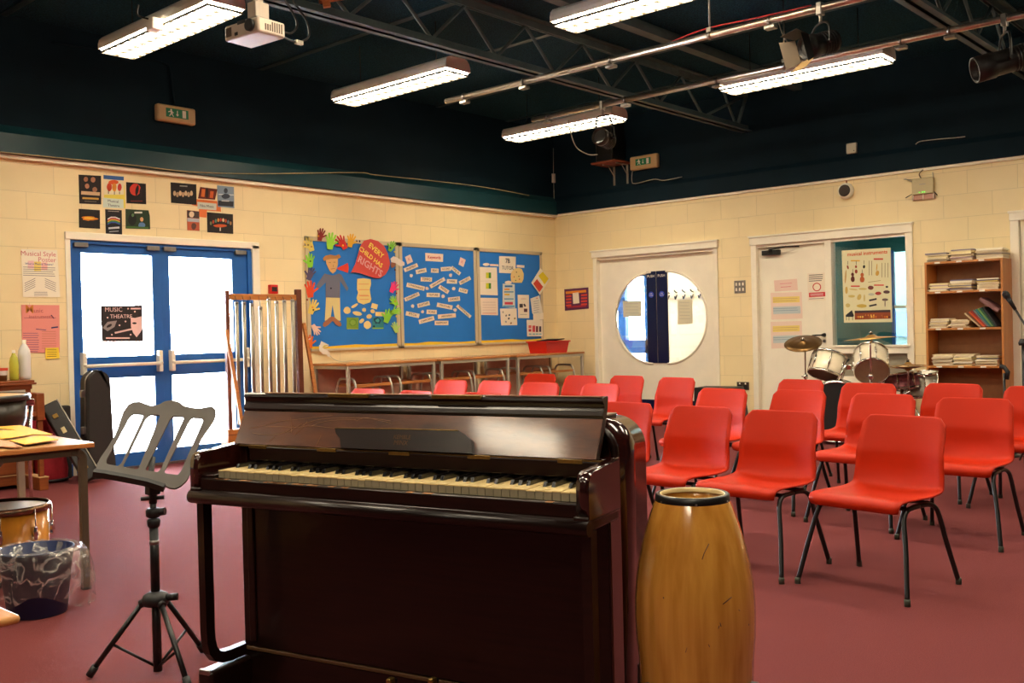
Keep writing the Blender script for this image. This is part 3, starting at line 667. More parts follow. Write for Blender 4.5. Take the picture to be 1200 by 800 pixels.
def quad(cx, cy, w, h, a=0, sh=0):
    """rectangle in photo units, a = tilt in degrees (clockwise positive), sh = slope of horizontals"""
    ca, sa = math.cos(R(a)), math.sin(R(a)); out = []
    for u, v in ((-w/2, -h/2), (w/2, -h/2), (w/2, h/2), (-w/2, h/2)):
        x, y = u*ca-v*sa, u*sa+v*ca; out.append((cx+x, cy+y+sh*x))
    return out
def blob(cx, cy, rx, ry, a=0, n=14, j=.06, rnd=random):
    out = []
    for i in range(n):
        t = 2*PI*i/n; k = 1+rnd.uniform(-j, j); u, v = rx*k*math.cos(t), ry*k*math.sin(t); ca, sa = math.cos(R(a)), math.sin(R(a))
        out.append((cx+u*ca-v*sa, cy+u*sa+v*ca))
    return out
def lines(x0, y0, x1, n, dy, col, sh=0, frac=.9, t=.5):
    out = []
    for i in range(n):
        e = x1-(x1-x0)*random.uniform(0, 1-frac)
        y = y0+i*dy; out.append(([(x0, y), (e, y+sh*(e-x0)), (e, y+t+sh*(e-x0)), (x0, y+t)], col))
    return out
# --- small show and film prints over the doors (plain generic pictures)
BK = (30, 24, 24)
sheet('L', [(122, 232), (122, 218), (130, 215), (146, 217), (147, 244), (122, 243)], (240, 222, 90), 'backing_card', 'yellow backing card behind the left cluster of show prints', 'paper', .0008)
sheet('L', [(92, 204.5), (118.4, 206), (118.6, 239.4), (93, 238.4)], (36, 28, 26), 'show_print', 'tall dark print with four pale faces, upper left of the prints', 'picture', marks=[
    (blob(100.5, 210, 2.6, 3), (170, 110, 80)), (blob(109, 210.5, 2.8, 3.2), (176, 120, 88)), (blob(102, 218, 2.6, 3), (186, 126, 96)), (blob(111, 222, 2.8, 3), (160, 110, 84)),
    (quad(106, 226.5, 22, 4, 4), (208, 176, 136)), (quad(106, 232.5, 19, 2.2, 3), (200, 156, 70)), (quad(106, 236, 14, .7, 3), (120, 110, 100))], group='small prints over the glass doors')
sheet('L', [(121, 204.3), (145, 206.5), (145.2, 228), (121.5, 228)], (238, 226, 190), 'show_print', 'pale print with red and orange dancers under a blue strip', 'picture', marks=[
    ([(121.2, 205), (145, 207), (145, 211.5), (121.3, 209.6)], (64, 104, 170)), (blob(133, 213.5, 6, 2.6), (226, 96, 40)), (blob(128, 219, 3, 5), (222, 80, 44)), (blob(134, 219.5, 2.6, 5), (230, 150, 50)), (blob(140, 219.5, 2.4, 4.6), (214, 70, 60)), (quad(127, 225, .8, 4), (90, 40, 30)), (quad(134, 226, .8, 4), (90, 40, 30)), (quad(140, 226, .8, 3), (90, 40, 30))], group='small prints over the glass doors')
sheet('L', [(147.8, 213.2), (171, 215.3), (171.3, 239.3), (148.2, 238)], (26, 20, 22), 'show_print', 'dark print with a red disc and black figure', 'picture', marks=[(blob(158.5, 222, 6.6, 7, 0, 20, .02), (210, 62, 44)), (blob(160.5, 223, 2, 6, 10), (30, 20, 20)), (blob(165, 226, 1.6, 6), (40, 26, 26)), (quad(160, 235.5, 14, .8), (140, 40, 40))], group='small prints over the glass doors')
sheet('L', [(120.5, 231.5), (144.5, 233.5), (145, 244.2), (120.6, 243)], (214, 226, 214), 'caption_card', 'white caption card reading Musical Theatre', 'card', .004, texts=[('Musical', (132.5, 235.8), .033, 0, (80, 80, 90)), ('Theatre', (133, 240.8), .033, 0, (80, 80, 90))])
sheet('L', [(92.2, 244.5), (117, 246.2), (117.2, 268), (92.6, 266.5)], (30, 24, 24), 'show_print', 'black print with a single orange-yellow smear across it', 'picture', marks=[(blob(105, 256, 9, 2.4, 2, 18, .22), (226, 130, 30)), (blob(105, 255.6, 6.5, 1.3, 2, 14, .2), (244, 190, 60))], group='small prints over the glass doors')
sheet('L', [(123.2, 245), (142.6, 246.2), (143.2, 277.5), (124, 276)], (32, 28, 32), 'show_print', 'tall black print with a rainbow arch', 'picture', marks=[
    (quad(133, 247.5, 13, .7, 3), (170, 160, 150))]+[([(126, 256+i*1.5), (130, 253.8+i*1.5), (135, 253.8+i*1.5), (140.5, 256+i*1.5), (140.5, 257.3+i*1.5), (135, 255.2+i*1.5), (130, 255.2+i*1.5), (126, 257.4+i*1.5)], c) for i, c in enumerate(((232, 226, 220), (206, 60, 56), (226, 180, 60), (70, 150, 80), (60, 90, 170)))]+[(quad(133.5, 267, 13, 2.2, -4), (200, 200, 205)), (quad(133.5, 271, 11, 1.2, -4), (150, 150, 155))], group='small prints over the glass doors')
sheet('L', [(147, 244.8), (174, 246.4), (175.6, 253), (176, 268.5), (147.2, 267.6)], (38, 58, 34), 'show_print', 'green and black print of a small figure in a blue dress', 'picture', marks=[(blob(155, 257, 5, 7), (24, 28, 24)), (blob(155.5, 252, 1.6, 2), (90, 120, 80)), (blob(166, 257, 2, 2.6), (222, 170, 120)), (blob(166, 264, 4, 3.6), (92, 130, 180)), (quad(162, 249, 9, 2), (222, 218, 205)), (quad(161, 266.4, 26, 2, 2), (70, 110, 46))], group='small prints over the glass doors')
sheet('L', [(199.8, 213.5), (230, 216), (230.4, 240), (200.4, 237.6)], (28, 24, 24), 'show_print', 'wide black print with a row of pale heads', 'picture', marks=[(blob(204.5+i*3.3, 226.5+(i % 2)*1.4, 1.7, 3), c) for i, c in enumerate([(206, 178, 140), (180, 150, 120), (220, 190, 150), (196, 160, 128), (210, 184, 150), (190, 160, 130), (216, 188, 150)])]+[(quad(215, 218, 9, 1.5, 4), (150, 148, 140))], group='small prints over the glass doors')
sheet('L', [(224.5, 240), (228, 233), (258, 236), (259, 248), (242.5, 246.5), (242, 255), (233, 254), (233, 242)], (232, 122, 60), 'backing_card', 'orange backing card behind the right cluster of prints', 'paper', .0008)
sheet('L', [(234.5, 219), (254.8, 221.5), (252, 234), (232, 232.5)], (100, 34, 18), 'show_print', 'small tilted red-brown print with a dark standing figure', 'picture', marks=[(quad(238, 226, 4, 9, 6), (220, 110, 40)), (quad(248, 228, 4, 8, 6), (214, 96, 36)), (blob(242.5, 226, 1.8, 6), (40, 16, 12))], group='small prints over the glass doors')
sheet('L', [(254.3, 217), (274, 219), (274.6, 244), (255, 242.2)], (132, 150, 168), 'show_print', 'grey-blue print of a hooded figure above a dark band', 'picture', marks=[(quad(265, 228, 18, 1, 3), (220, 224, 228)), (blob(264.5, 223.5, 2.4, 3.2), (60, 66, 78)), (blob(264.5, 230, 5, 3), (54, 60, 74)), (quad(264.5, 238.5, 18, 6, 4), (40, 42, 50)), (quad(264, 235.4, 9, .9, 3), (220, 220, 220))], group='small prints over the glass doors')
sheet('L', [(231.2, 236.4), (253.6, 238.6), (253.4, 246.3), (231.6, 244.6)], (212, 214, 200), 'caption_card', 'white caption card reading Film Music', 'card', .004, texts=[('Film Music', (242.5, 241.6), .034, 0, (80, 80, 90))])
sheet('L', [(219, 246), (233.4, 247.6), (233.8, 270.6), (219.4, 269.6)], (190, 92, 60), 'show_print', 'narrow two-part print, pale face over orange figure', 'picture', marks=[([(219.2, 246.4), (233.4, 248), (233.5, 256), (219.3, 254.8)], (70, 56, 52)), (blob(224.5, 251, 3, 3.6), (232, 206, 176)), ([(219.3, 255.2), (233.5, 256.4), (233.5, 260.4), (219.4, 259.4)], (186, 190, 196)), (blob(227, 265, 3, 4), (96, 60, 50))], group='small prints over the glass doors')
sheet('L', [(242.5, 248.5), (273, 251), (273.3, 274), (243, 272)], (30, 24, 22), 'show_print', 'wide black print with scattered coloured figures', 'picture', marks=[(blob(247+i*2.9, 261.5-math.sin(i/8*PI)*4, 1.2, 2.2), c) for i, c in enumerate([(120, 130, 90), (180, 70, 40), (90, 140, 120), (220, 150, 70), (200, 60, 40), (230, 200, 150), (190, 80, 50), (100, 120, 140), (160, 120, 80)])]+[(blob(258, 264.5, 8, 1.8), (212, 90, 36)), (quad(258, 268.5, 1.4, 4), (200, 190, 180))], group='small prints over the glass doors')
# --- big hand-written sheets left of the doors
T = (110, 90, 100)
sheet('L', [(24.5, 291.5), (67, 293), (70.5, 348), (27, 348)], (246, 236, 214), 'handwritten_poster', 'white handwritten poster taped above the pink one by the blue doors', 'poster', .004, marks=
    [(quad(36, 310, 7, 9), (244, 200, 200)), (quad(44, 312, 8, 11), (248, 222, 120)), (quad(52, 312, 7, 9), (244, 190, 180))]+lines(27, 312.5, 66, 5, 2.4, T, .03)+[(quad(35, 329+i*2.4, 14, .5, -26), T) for i in range(5)]+[(quad(59, 329+i*2.4, 14, .5, 24), T) for i in range(5)]+lines(40, 342, 56, 3, 1.8, T),
    texts=[('Musical Style', (45, 297.5), .055, 0, (214, 120, 120)), ('Poster', (55, 304.5), .055, 0, (214, 120, 130)), ('What is Musical Theatre?', (46, 309.4), .022, 0, (70, 80, 150))])
sheet('L', [(24.8, 357), (69.5, 357.5), (70, 413), (26, 413.5)], (240, 152, 142), 'handwritten_poster', 'pink handwritten poster above the upright piano', 'poster', .004, marks=
    lines(28, 372, 66, 1, 3, (150, 70, 90))+lines(27, 390, 46, 9, 2.7, (120, 50, 120))+lines(49, 388, 67, 8, 2.8, (206, 120, 90))+[(quad(61.5, 371, 5, 1.2, 50), (50, 40, 80)), (quad(64, 383.5, 8, 1.6, -8), (40, 50, 110)), (quad(48, 386, 12, .8, 6), (90, 50, 120))],
    texts=[('M', (34.5, 362.5), .09, 0, (226, 140, 60)), ('usic', (45, 364), .05, 0, (190, 90, 90)), ('instruments', (48, 371), .04, 0, (190, 90, 90))])
sheet('L', [(53, 407.5), (68.5, 407), (70, 419.5), (53.5, 420.5)], (246, 210, 60), 'paper_note', 'yellow note stuck over the lower corner of the pink poster', 'note', .007, marks=lines(55, 409.5, 67, 4, 2.6, (120, 100, 40)))
# poster on the glass door leaf (kept clear of the glass by a few mm)
def on_glass(pts, col, name, label, cat, marks=(), texts=()):
    return sheet('L', pts, col, name, label, cat, -.036, None, .001, marks, texts)
DK = (42, 32, 34); PK = (240, 200, 196)
on_glass([(117.5, 358), (166.5, 357.5), (168, 400), (119.5, 400.5)], DK, 'door_poster', 'black and pink mask poster stuck on the blue glass door', 'poster', marks=
    [([(153, 371.5), (158, 372.5), (166, 370.5), (167.3, 384), (164, 390), (160, 395), (156, 390), (153.5, 383)], PK), (blob(157.5, 378.6, 2.6, 1.2), DK), ([(120, 384), (126, 377), (137, 375.5), (134, 383), (126, 388)], (150, 138, 138)), (blob(128, 381.5, 3.6, 1.6, -30), DK),
     ([(134, 389), (158, 383.6), (158.4, 385.6), (134.8, 391)], PK), (quad(138, 396, 28, 1.7, 0), PK), (quad(159, 361.5, 12, 1.8), PK)]
    +[(blob(x, y, 1, 1), PK) for x, y in ((126, 372), (140, 381), (147, 376.5), (131, 392), (153, 392), (150, 361.5), (158, 365), (162, 389))]+[(blob(123+i*4, 400, 1.4, .9), PK) for i in range(11)],
    texts=[('MUSIC', (133, 362.8), .055, 0, PK), ('THEATRE', (142, 370.8), .048, 0, PK)])

# ================================================================ NOTICE BOARDS
FRAME = mat('silvery_board_frame', (206, 188, 156), .4, .15)
boards = []
for i, (x0, x1, lb) in enumerate(((-4.03, -2.775, 'blue notice board with the cut-out boy and red speech bubble'), (-2.765, -1.53, 'blue notice board of keyword strips, middle of three'), (-1.52, -.30, 'blue notice board with tutor sheets, nearest the corner'))):
    o = thing('notice_board', lb, 'notice board', ((x0+x1)/2, 0, 1.56), 0, 'blue notice boards')
    z0, z1 = .965, 2.145; f = .045
    b = MB(); b.box((x0, -.022, z1-f), (x1, 0, z1), FRAME, .003); b.box((x0, -.022, z0), (x1, 0, z0+f*.6), FRAME, .003); b.box((x0, -.022, z0), (x0+f, 0, z1), FRAME, .003); b.box((x1-f, -.022, z0), (x1, 0, z1), FRAME, .003)
    ch(b, 'frame', o)
    b = MB(); xa, xb_ = x0+f*.9, x1-f*.9
    pts = [(xa, z0+.055)]+[(xa+(xb_-xa)*k/6, z0+.055+random.uniform(-.008, .012)) for k in range(1, 6)]+[(xb_, z0+.055), (xb_, z1-f), (xa, z1-f)]
    b.prism([(p[0], -.008, p[1]) for p in pts], (0, -.004, 0), BOARDBLUE); ch(b, 'backing_paper', o)
    b = MB(); b.box((xa, -.010, z0+.02), (xb_, -.001, z0+.075), GOLDY); ch(b, 'yellow_border', o)
    boards.append(o)
YB = .013   # paper plane in front of the backing paper
def bsheet(pts, col, name, label, cat, group=None, marks=(), texts=(), off=YB): return sheet('L', pts, col, name, label, cat, off, group, .0012, marks, texts)
# the cut-out boy: one paper figure with parts
def c4(x, y): return (355+x/9.09, 262+y/9.09)
def c5(x, y): return (355+x/8.89, 330+y/8.89)
fig = thing('paper_figure', 'life-like paper boy in grey jumper and cream trousers on the first board', 'paper figure', onL(388, 340, -YB))
def figpart(name, pts, col, off=YB, marks=()):
    b = MB(); n = Vector((0, -1, 0)); b.prism([onL(x, y, -off) for x, y in pts], n*.0012, P(col))
    for mp, mc in marks: b.prism([onL(x, y, -off)+n*.0013 for x, y in mp], n*.0003, P(mc))
    ch(b, name, fig)
figpart('leg_cutout', [c5(240, 155), c5(385, 165), c5(392, 405), c5(335, 400), c5(308, 240), c5(285, 395), c5(228, 405)], (222, 204, 140))
figpart('jumper', [c4(230, 530), c4(262, 540), c4(320, 552), c4(385, 530), c4(410, 545), c4(485, 690), c4(468, 718), c4(395, 610), c4(392, 790), c4(242, 785), c4(243, 625), c4(165, 700), c4(135, 668)], (112, 112, 128), YB+.002, [(blob(*c4(298, 688), 1, 1), (30, 28, 34))])
figpart('head', [c4(240, 360), c4(300, 345), c4(372, 365), c4(372, 440), c4(350, 505), c4(318, 532), c4(285, 505), c4(250, 430)], (222, 172, 110), YB+.003, [(quad(*c4(285, 415), 2.6, .5), (120, 80, 50)), (quad(*c4(335, 410), 2.6, .5), (120, 80, 50)), (quad(*c4(318, 480), 5, .5, -8), (160, 90, 60)), (quad(*c4(322, 450), .5, 3), (170, 120, 80))])
figpart('hair', [c4(212, 370), c4(240, 340), c4(290, 330), c4(345, 340), c4(385, 325), c4(404, 355), c4(380, 372), c4(300, 375), c4(250, 385), c4(225, 398)], (186, 130, 70), YB+.005)
figpart('shoe', [c5(300, 362), c5(278, 372), c5(215, 425), c5(207, 458), c5(228, 472), c5(262, 450), c5(318, 400), c5(318, 365)], (164, 104, 70), YB+.003)
figpart('shoe', [c5(300, 362), c5(322, 365), c5(395, 425), c5(402, 455), c5(380, 468), c5(345, 445), c5(300, 395)], (170, 108, 74), YB+.004)
bsheet([c4(365, 470), c4(478, 418), c4(488, 470), c4(478, 525), c4(365, 484)], (226, 62, 38), 'paper_megaphone', 'small red paper cone at the paper boy\'s mouth', 'paper cut-out')
bub = [c4(510, 522), c4(560, 420), c4(585, 330), c4(610, 240), c4(650, 180), c4(720, 163), c4(800, 185), c4(865, 240), c4(905, 320), c4(928, 420), c4(915, 480), c4(880, 540), c4(820, 580), c4(760, 578), c4(690, 555), c4(600, 525), c4(545, 518)]
bsheet(bub, (208, 74, 66), 'speech_bubble', 'big red paper speech bubble reading Every child has rights', 'speech bubble', off=.028, texts=[('EVERY', c4(778, 288), .082, -33, (240, 216, 90)), ('CHILD HAS', c4(722, 358), .072, -31, (240, 216, 90)), ('RIGHTS', c4(715, 458), .108, -27, (222, 160, 160))])
def letters_marks(): return []
bsheet([c4(578, 588), c4(640, 580), c4(722, 592), c4(725, 640), c4(712, 700), c4(722, 780), c5(712, 180), c5(700, 215), c5(630, 237), c5(575, 215), c5(558, 170), c5(575, 110), c4(575, 700)], (232, 206, 130), 'paper_scroll', 'pale yellow paper scroll shape with faint red writing', 'paper cut-out', marks=lines(*c4(592, 640), c4(705, 640)[0], 3, 6.5, (226, 150, 96), 0, .9, .8)+lines(*c5(590, 145), c5(695, 145)[0], 2, 4, (226, 150, 96), 0, .9, .8))
for i, (x, y, rx, ry, a, col) in enumerate(((460, 298, 36, 38, 0, 0), (538, 250, 40, 14, -32, 0), (566, 330, 48, 22, 12, 0), (637, 293, 22, 20, 0, 0), (726, 308, 24, 20, 20, 0), (690, 362, 30, 24, -10, 0), (612, 408, 30, 18, -40, 0), (671, 450, 38, 42, 0, 0), (745, 255, 32, 26, 15, 1), (805, 337, 50, 22, 2, 1))):
    x, y = c5(x, y)
    pts = blob(x, y, rx/8.89, ry/8.89, a) if not col else quad(x, y, rx*2/8.89, ry*2/8.89, a)
    bsheet(pts, (234, 206, 136), 'paper_pebble', 'small pale yellow paper cut-out scattered below the scroll on the first board', 'paper cut-out', 'pale yellow cut-outs below the scroll')
bsheet(quad(*c5(517, 433), 14, 13.6, 1), (122, 160, 52), 'square_card', 'olive green square card below the scroll', 'card', marks=[(blob(*c5(520, 425), 4.4, 4.4, 0, 16, .1), (104, 144, 44)), (blob(*c5(520, 425), 3.2, 3.2, 0, 12, .1), (134, 172, 62)), (quad(*c5(517, 490), 13, .7), (190, 190, 60))])
bsheet(quad(*c5(782, 430), 13.4, 13.2, 0), (44, 130, 140), 'square_card', 'teal square card with a dark scribble', 'card', marks=[(blob(*c5(778, 405), 4.4, 4, 0, 12, .25), (20, 70, 90)), (blob(*c5(778, 403), 2.4, 2.2, 0, 10, .2), (70, 160, 150)), (quad(*c5(780, 484), 13, 1.3), (150, 190, 50)), (blob(*c5(740, 465), 1.2, 1.2), (20, 50, 60))])
# paper hands along the border
def hand_pts(cx, cy, h, rot, flip=1, spread=1.):
    """outline of an open hand, fingertips up; h = overall height in photo units"""
    o = []
    def f(bx, by, ang, L, w):
        a = R(ang*spread); dx, dy = math.sin(a), -math.cos(a); nx, ny = -dy, dx
        nx, ny = math.cos(a), math.sin(a)
        return [(bx-nx*w, by-ny*w), (bx+dx*L*.85-nx*w*.9, by+dy*L*.85-ny*w*.9), (bx+dx*L, by+dy*L), (bx+dx*L*.85+nx*w*.9, by+dy*L*.85+ny*w*.9), (bx+nx*w, by+ny*w)]
    o += [(-.17, .5), (-.2, .25)]
    o += f(-.25, .13, -58, .30, .065)
    o += f(-.19, -.06, -20, .34, .06); o += f(-.07, -.12, -5, .40, .06); o += f(.05, -.11, 8, .38, .06); o += f(.16, -.04, 24, .31, .052)
    o += [(.2, .2), (.15, .5)]
    out = []
    for x, y in o:
        x *= flip*1.0; x, y = x*h, y*h; c, s_ = math.cos(R(rot)), math.sin(R(rot)); out.append((cx+x*c-y*s_, cy+x*s_+y*c))
    return out
HG = 'paper hands round the first board'
for (x, y, h, rot, fl, col, lb, mk) in (
    (375.6, 274.5, 15, 10, -1, (126, 28, 22), 'dark red paper hand at the top left of the first board', [(-2.5, 2, (230, 160, 40))]),
    (387, 282, 20, 4, -1, (150, 214, 60), 'lime green paper hand, second along the top of the first board', []),
    (400.8, 283.5, 18, -28, 1, (200, 40, 36), 'slim red paper hand with pale stripe along the board top', [(1, 4, (236, 180, 60))]),
    (411, 281.5, 16, 10, -1, (238, 176, 40), 'amber paper hand next to the speech bubble', []),
    (363, 286, 17, -20, 1, (226, 200, 100), 'patterned pale yellow paper hand in the top corner of the board', [(2, 3, (190, 120, 60)), (-2, 1, (120, 100, 60))]),
    (363.6, 305, 17, 0, 1, (140, 210, 50), 'lime paper hand with splayed fingers on the left border', [(0, 1, (60, 90, 40))]),
    (364.2, 320.5, 16, 22, 1, (88, 76, 104), 'purple-grey paper hand on the left border', []),
    (363, 338.5, 20, -4, -1, (232, 78, 36), 'orange-red paper hand on the left border', []),
    (366.2, 359, 18, 18, -1, (234, 204, 96), 'yellow paper hand with fine fingers on the left border', [(0, 1, (230, 140, 90)), (1, 4, (90, 60, 40))]),
    (369.8, 386.5, 14, 150, 1, (238, 200, 180), 'pale pink paper hand pointing down on the left border', []),
    (362.4, 400, 16, -6, -1, (238, 110, 24), 'bright orange paper hand at the bottom left corner', [(0, -3, (240, 220, 210)), (-1, -4, (200, 40, 30))]),
    (459.5, 288.5, 13, 30, 1, (120, 190, 50), 'green paper hand at the top right of the first board', [(-2, 2, (40, 60, 30))]),
    (461, 336, 14, 24, -1, (232, 52, 120), 'magenta paper hand on the border between two boards', []),
    (462, 352, 13, -30, 1, (140, 206, 50), 'small lime paper hand just below the magenta one', [(1, 1, (190, 150, 60))]),
    (464, 365, 13, 80, 1, (150, 218, 60), 'lime paper hand lying sideways on the board border', []),
    (455, 370, 17, 20, 1, (140, 212, 60), 'long lime paper hand beside the teal square card', []),
    (463, 383.5, 13, -20, -1, (176, 214, 110), 'pale lime paper hand lowest on the border between two boards', [])):
    bsheet(hand_pts(x, y, h*1.0, rot, fl), col, 'paper_hand', lb, 'paper hand', HG, [(blob(x+a, y+b_, 1.1, 1.1), c) for a, b_, c in mk], off=.0245)
bsheet(blob(461, 309, 3, 5, 20, 10, .1), (150, 90, 60), 'paper_cutout', 'brown paper oval on the border beside the speech bubble', 'paper cut-out', off=.026)
bsheet([(457.5, 303), (461, 300), (466, 302), (474, 307.5), (474, 311), (469, 312), (463, 308), (458.5, 307)], (230, 214, 200), 'paper_cutout', 'white paper petals over the board border by the speech bubble', 'paper cut-out', off=.0285)
bsheet([(373.5, 409), (376.3, 399.5), (385.5, 404), (384, 406)], (224, 216, 196), 'paper_bow', 'folded white and yellow paper at the bottom left of the board', 'paper cut-out', marks=[([(377, 407.5), (385.5, 404.2), (380, 404.3)], (210, 190, 60))], off=.028)
b = MB()
rp = [onL(x, y, -.03-.0*i) for i, (x, y) in enumerate(((374, 407), (377, 411), (383, 413), (386, 416)))]
for i in range(3): b.poly([rp[i]+Vector((0, 0, .03)), rp[i+1]+Vector((0, -.01, .025)), rp[i+1]-Vector((0, .01, .02)), rp[i]-Vector((0, 0, .035))], mat('white_ribbon', (226, 218, 204), .5))
b.tube(smoothpath([rp[3], onL(392, 421, -.05), onL(400, 423.5, -.06), onL(414, 422.5, -.05), onL(422, 422.5, -.02)], 5), .003, GREYTUBE, 5)
tag(b.build('ribbon'), 'white ribbon trailing a thin cord from the first board to the tables', 'ribbon')
for i, (x, y, c) in enumerate(((418, 282.5, (60, 40, 40)), (421.5, 282.6, (60, 30, 60)), (463, 316, (90, 40, 50)), (464.5, 343.5, (150, 40, 40)), (360, 351, (150, 50, 40)), (462.5, 295, (230, 200, 60)), (464.5, 370.5, (230, 190, 70)))):
    b = MB(); q = onL(x, y, -.022); b.lathe([(.011, 0), (.011, .001), (.006, .006)], q, P(c), 10, (0, -1, 0)); tag(b.build('pin'), 'small coloured pin or dot on the frame of the first board', 'pin', 'coloured dots on the board frame')
# --- keyword strips
KW = [('ENSEMBLE', 481.5, 313.5, 17, 4.6, -22), ('SAMPLE', 493.5, 317.5, 12.5, 5, -12), ('BEAT', 509.5, 317, 9, 5, 3), ('ACCENT', 522.5, 315, 12, 4.8, -4), ('MAJOR', 534, 317, 13, 4, 38), ('TEMPO', 499.5, 327.3, 13.2, 5, 2), ('PERFORMING', 512.6, 331.2, 19.5, 4.4, -29), ('TIMBRE', 529.6, 329.6, 12, 5, 2), ('MELODY', 544.8, 328.6, 14.5, 4.4, -27),
      ('CONSONANCE', 487, 335.8, 21.5, 5, 13), ('REMIX', 520, 339, 13, 4.6, 32), ('LOOP', 542.8, 340.4, 10.4, 4.8, 15), ('DYNAMICS', 482.7, 347.6, 18.5, 4.5, -23), ('TEXTURE', 507.6, 345.5, 15.6, 5, 1), ('CHORDS', 532, 350.4, 14, 5, -6), ('RHYTHM', 496.3, 356.6, 14.6, 4.8, -14), ('STRUCTURE', 521, 358.6, 18.4, 5, 11), ('RESPONDING', 543.5, 364.6, 21, 3.6, 40), ('PITCH', 483.4, 368.5, 16, 5, 12), ('SCALE', 505.8, 365.4, 12, 5, 2), ('COMPOSING', 499.8, 374.8, 18.4, 5, -15), ('IMPROVISING', 523.6, 370.2, 21, 5, -5), ('HARMONY', 517.4, 378.3, 16, 5.2, 0)]
KG = 'keyword strips on the middle board'
for w, x, y, W_, H_, a in KW:
    rot = -math.degrees(math.atan2(math.sin(R(a)), math.cos(R(a))*1.14))
    bsheet(quad(x, y, W_, H_, a), (238, 214, 184), 'keyword_strip', 'white keyword strip reading %s on the middle board' % w, 'paper strip', KG, texts=[(w, (x, y), min(.042, W_/len(w)*.0155), rot, (60, 50, 60))])
bsheet([(498.3, 296.2), (519.3, 297.6), (519, 306.8), (498.5, 305.6)], (240, 214, 190), 'title_strip', 'title card reading Keywords at the top of the middle board', 'card', texts=[('Keywords', (508.8, 301.6), .05, 0, (200, 40, 60))])
bsheet([(474.6, 301), (480.7, 298), (484, 306.5), (477.3, 309.6)], (240, 206, 190), 'small_card', 'tilted pinkish card at the top left of the keyword strips', 'card', texts=[('K', (479.2, 303.8), .05, 18, (220, 120, 130))])
bsheet([(539.5, 301.2), (545.8, 304.3), (543, 312.8), (537.2, 309.8)], (240, 204, 190), 'small_card', 'tilted pinkish card at the top right of the keyword strips', 'card', texts=[('K', (541.4, 307), .05, -20, (220, 120, 130))])
for i, (x, y) in enumerate(((481.8, 322.8), (528, 322.4), (500.3, 338), (531.8, 338), (519, 347), (483.3, 358.6), (495.2, 365.2), (533, 363))):
    bsheet(blob(x, y, 2.1, 2.1, random.uniform(0, 90), 7, .2), (232, 208, 190), 'paper_dot', 'small white paper scrap between the keyword strips', 'paper scrap', 'white paper scraps between the keyword strips')
# --- tutor sheets on the third board
def c6(x, y): return (555+x/7.28, 290+y/7.28)
WP = (240, 226, 204)
bsheet([c6(218, 72), c6(360, 78), c6(357, 222), c6(217, 215)], WP, 'tutor_sheet', 'white sheet reading 7B TUTOR on the third board', 'paper sheet', texts=[('7B', c6(290, 115), .08, 0, (40, 40, 60)), ('TUTOR', c6(290, 175), .065, 0, (50, 50, 70))], off=YB+.002)
bsheet([c6(52, 165), c6(198, 170), c6(206, 408), c6(57, 402)], WP, 'printed_sheet', 'white sheet with two green and yellow swatches', 'paper sheet', marks=[(quad(*c6(118, 237), 3.6, 6.6), (216, 216, 50)), (quad(*c6(138, 237), 2.8, 6.6), (80, 140, 40)), (quad(*c6(118, 327), 3.6, 6.6), (216, 216, 50)), (quad(*c6(138, 327), 2.8, 6.6), (80, 140, 40)), (quad(*c6(128, 285), 19, .3), (200, 190, 170))])
bsheet([c6(58, 428), c6(206, 430), c6(208, 577), c6(64, 574)], (240, 220, 200), 'printed_sheet', 'white lined sheet below the two green swatches', 'paper sheet', marks=lines(*c6(75, 465), c6(195, 465)[0], 5, 3, (200, 170, 160))+lines(*c6(75, 560), c6(195, 560)[0], 1, 2, (230, 120, 110)))
bsheet([c6(248, 308), c6(350, 312), c6(354, 516), c6(246, 506)], (212, 216, 210), 'printed_sheet', 'tall striped sheet with blue, orange, yellow and red bands', 'paper sheet', marks=[(quad(*c6(298, 330), 9, 2.2), (60, 120, 180)), (quad(*c6(284, 356), 6, 2), (240, 150, 50)), (quad(*c6(300, 378), 11, 1.4), (80, 140, 180)), (quad(*c6(284, 400), 6, 2), (240, 190, 40)), (quad(*c6(300, 438), 11, 1.4), (90, 150, 190)), (quad(*c6(299, 475), 9.6, 3), (210, 60, 80)), (quad(*c6(299, 500), 13.5, 1.8), (80, 160, 200))])
bsheet([c6(225, 520), c6(366, 518), c6(372, 662), c6(235, 664)], WP, 'printed_sheet', 'white sheet with small scattered sketches', 'paper sheet', marks=[(blob(*c6(x, y), 1, 1.2, 0, 8, .3), c) for x, y, c in ((278, 580, (120, 110, 110)), (305, 575, (60, 90, 100)), (300, 605, (70, 70, 80)), (350, 605, (140, 120, 80)), (318, 645, (150, 110, 60)), (275, 632, (150, 150, 160)), (250, 550, (170, 160, 150)))])
bsheet([c6(375, 402), c6(472, 404), c6(474, 603), c6(380, 600)], WP, 'printed_sheet', 'narrow white sheet with dark photographs', 'paper sheet', marks=[(quad(*c6(405, 496), 4, 4.4), (60, 50, 56)), (quad(*c6(435, 492), 2, 3.4, -30), (60, 50, 56)), (quad(*c6(443, 535), 4, 4), (90, 50, 60)), (quad(*c6(425, 437), 6, .5), (210, 120, 110)), (quad(*c6(425, 570), 8, .5), (150, 140, 130))])
bsheet([c6(483, 435), c6(560, 408), c6(592, 570), c6(520, 580), c6(500, 560)], (226, 220, 206), 'printed_sheet', 'loose tilted white sheet over the edge of the third board', 'paper sheet', marks=lines(*c6(510, 460), c6(560, 455)[0], 6, 2.6, (150, 140, 150), -.2)+[(quad(*c6(540, 432), 1.6, 1), (210, 80, 70))], off=.026)
b = MB()
for i in range(4):
    x0_, y0_ = c6(508, 568+i*13); x1_, y1_ = c6(596, 556+i*14); a_, c_ = onL(x0_, y0_, -.03-.002*i), onL(x1_, y1_, -.045)
    b.poly([a_, c_, c_-Vector((0, .003, .018)), a_-Vector((0, .003, .03))], P(WP))
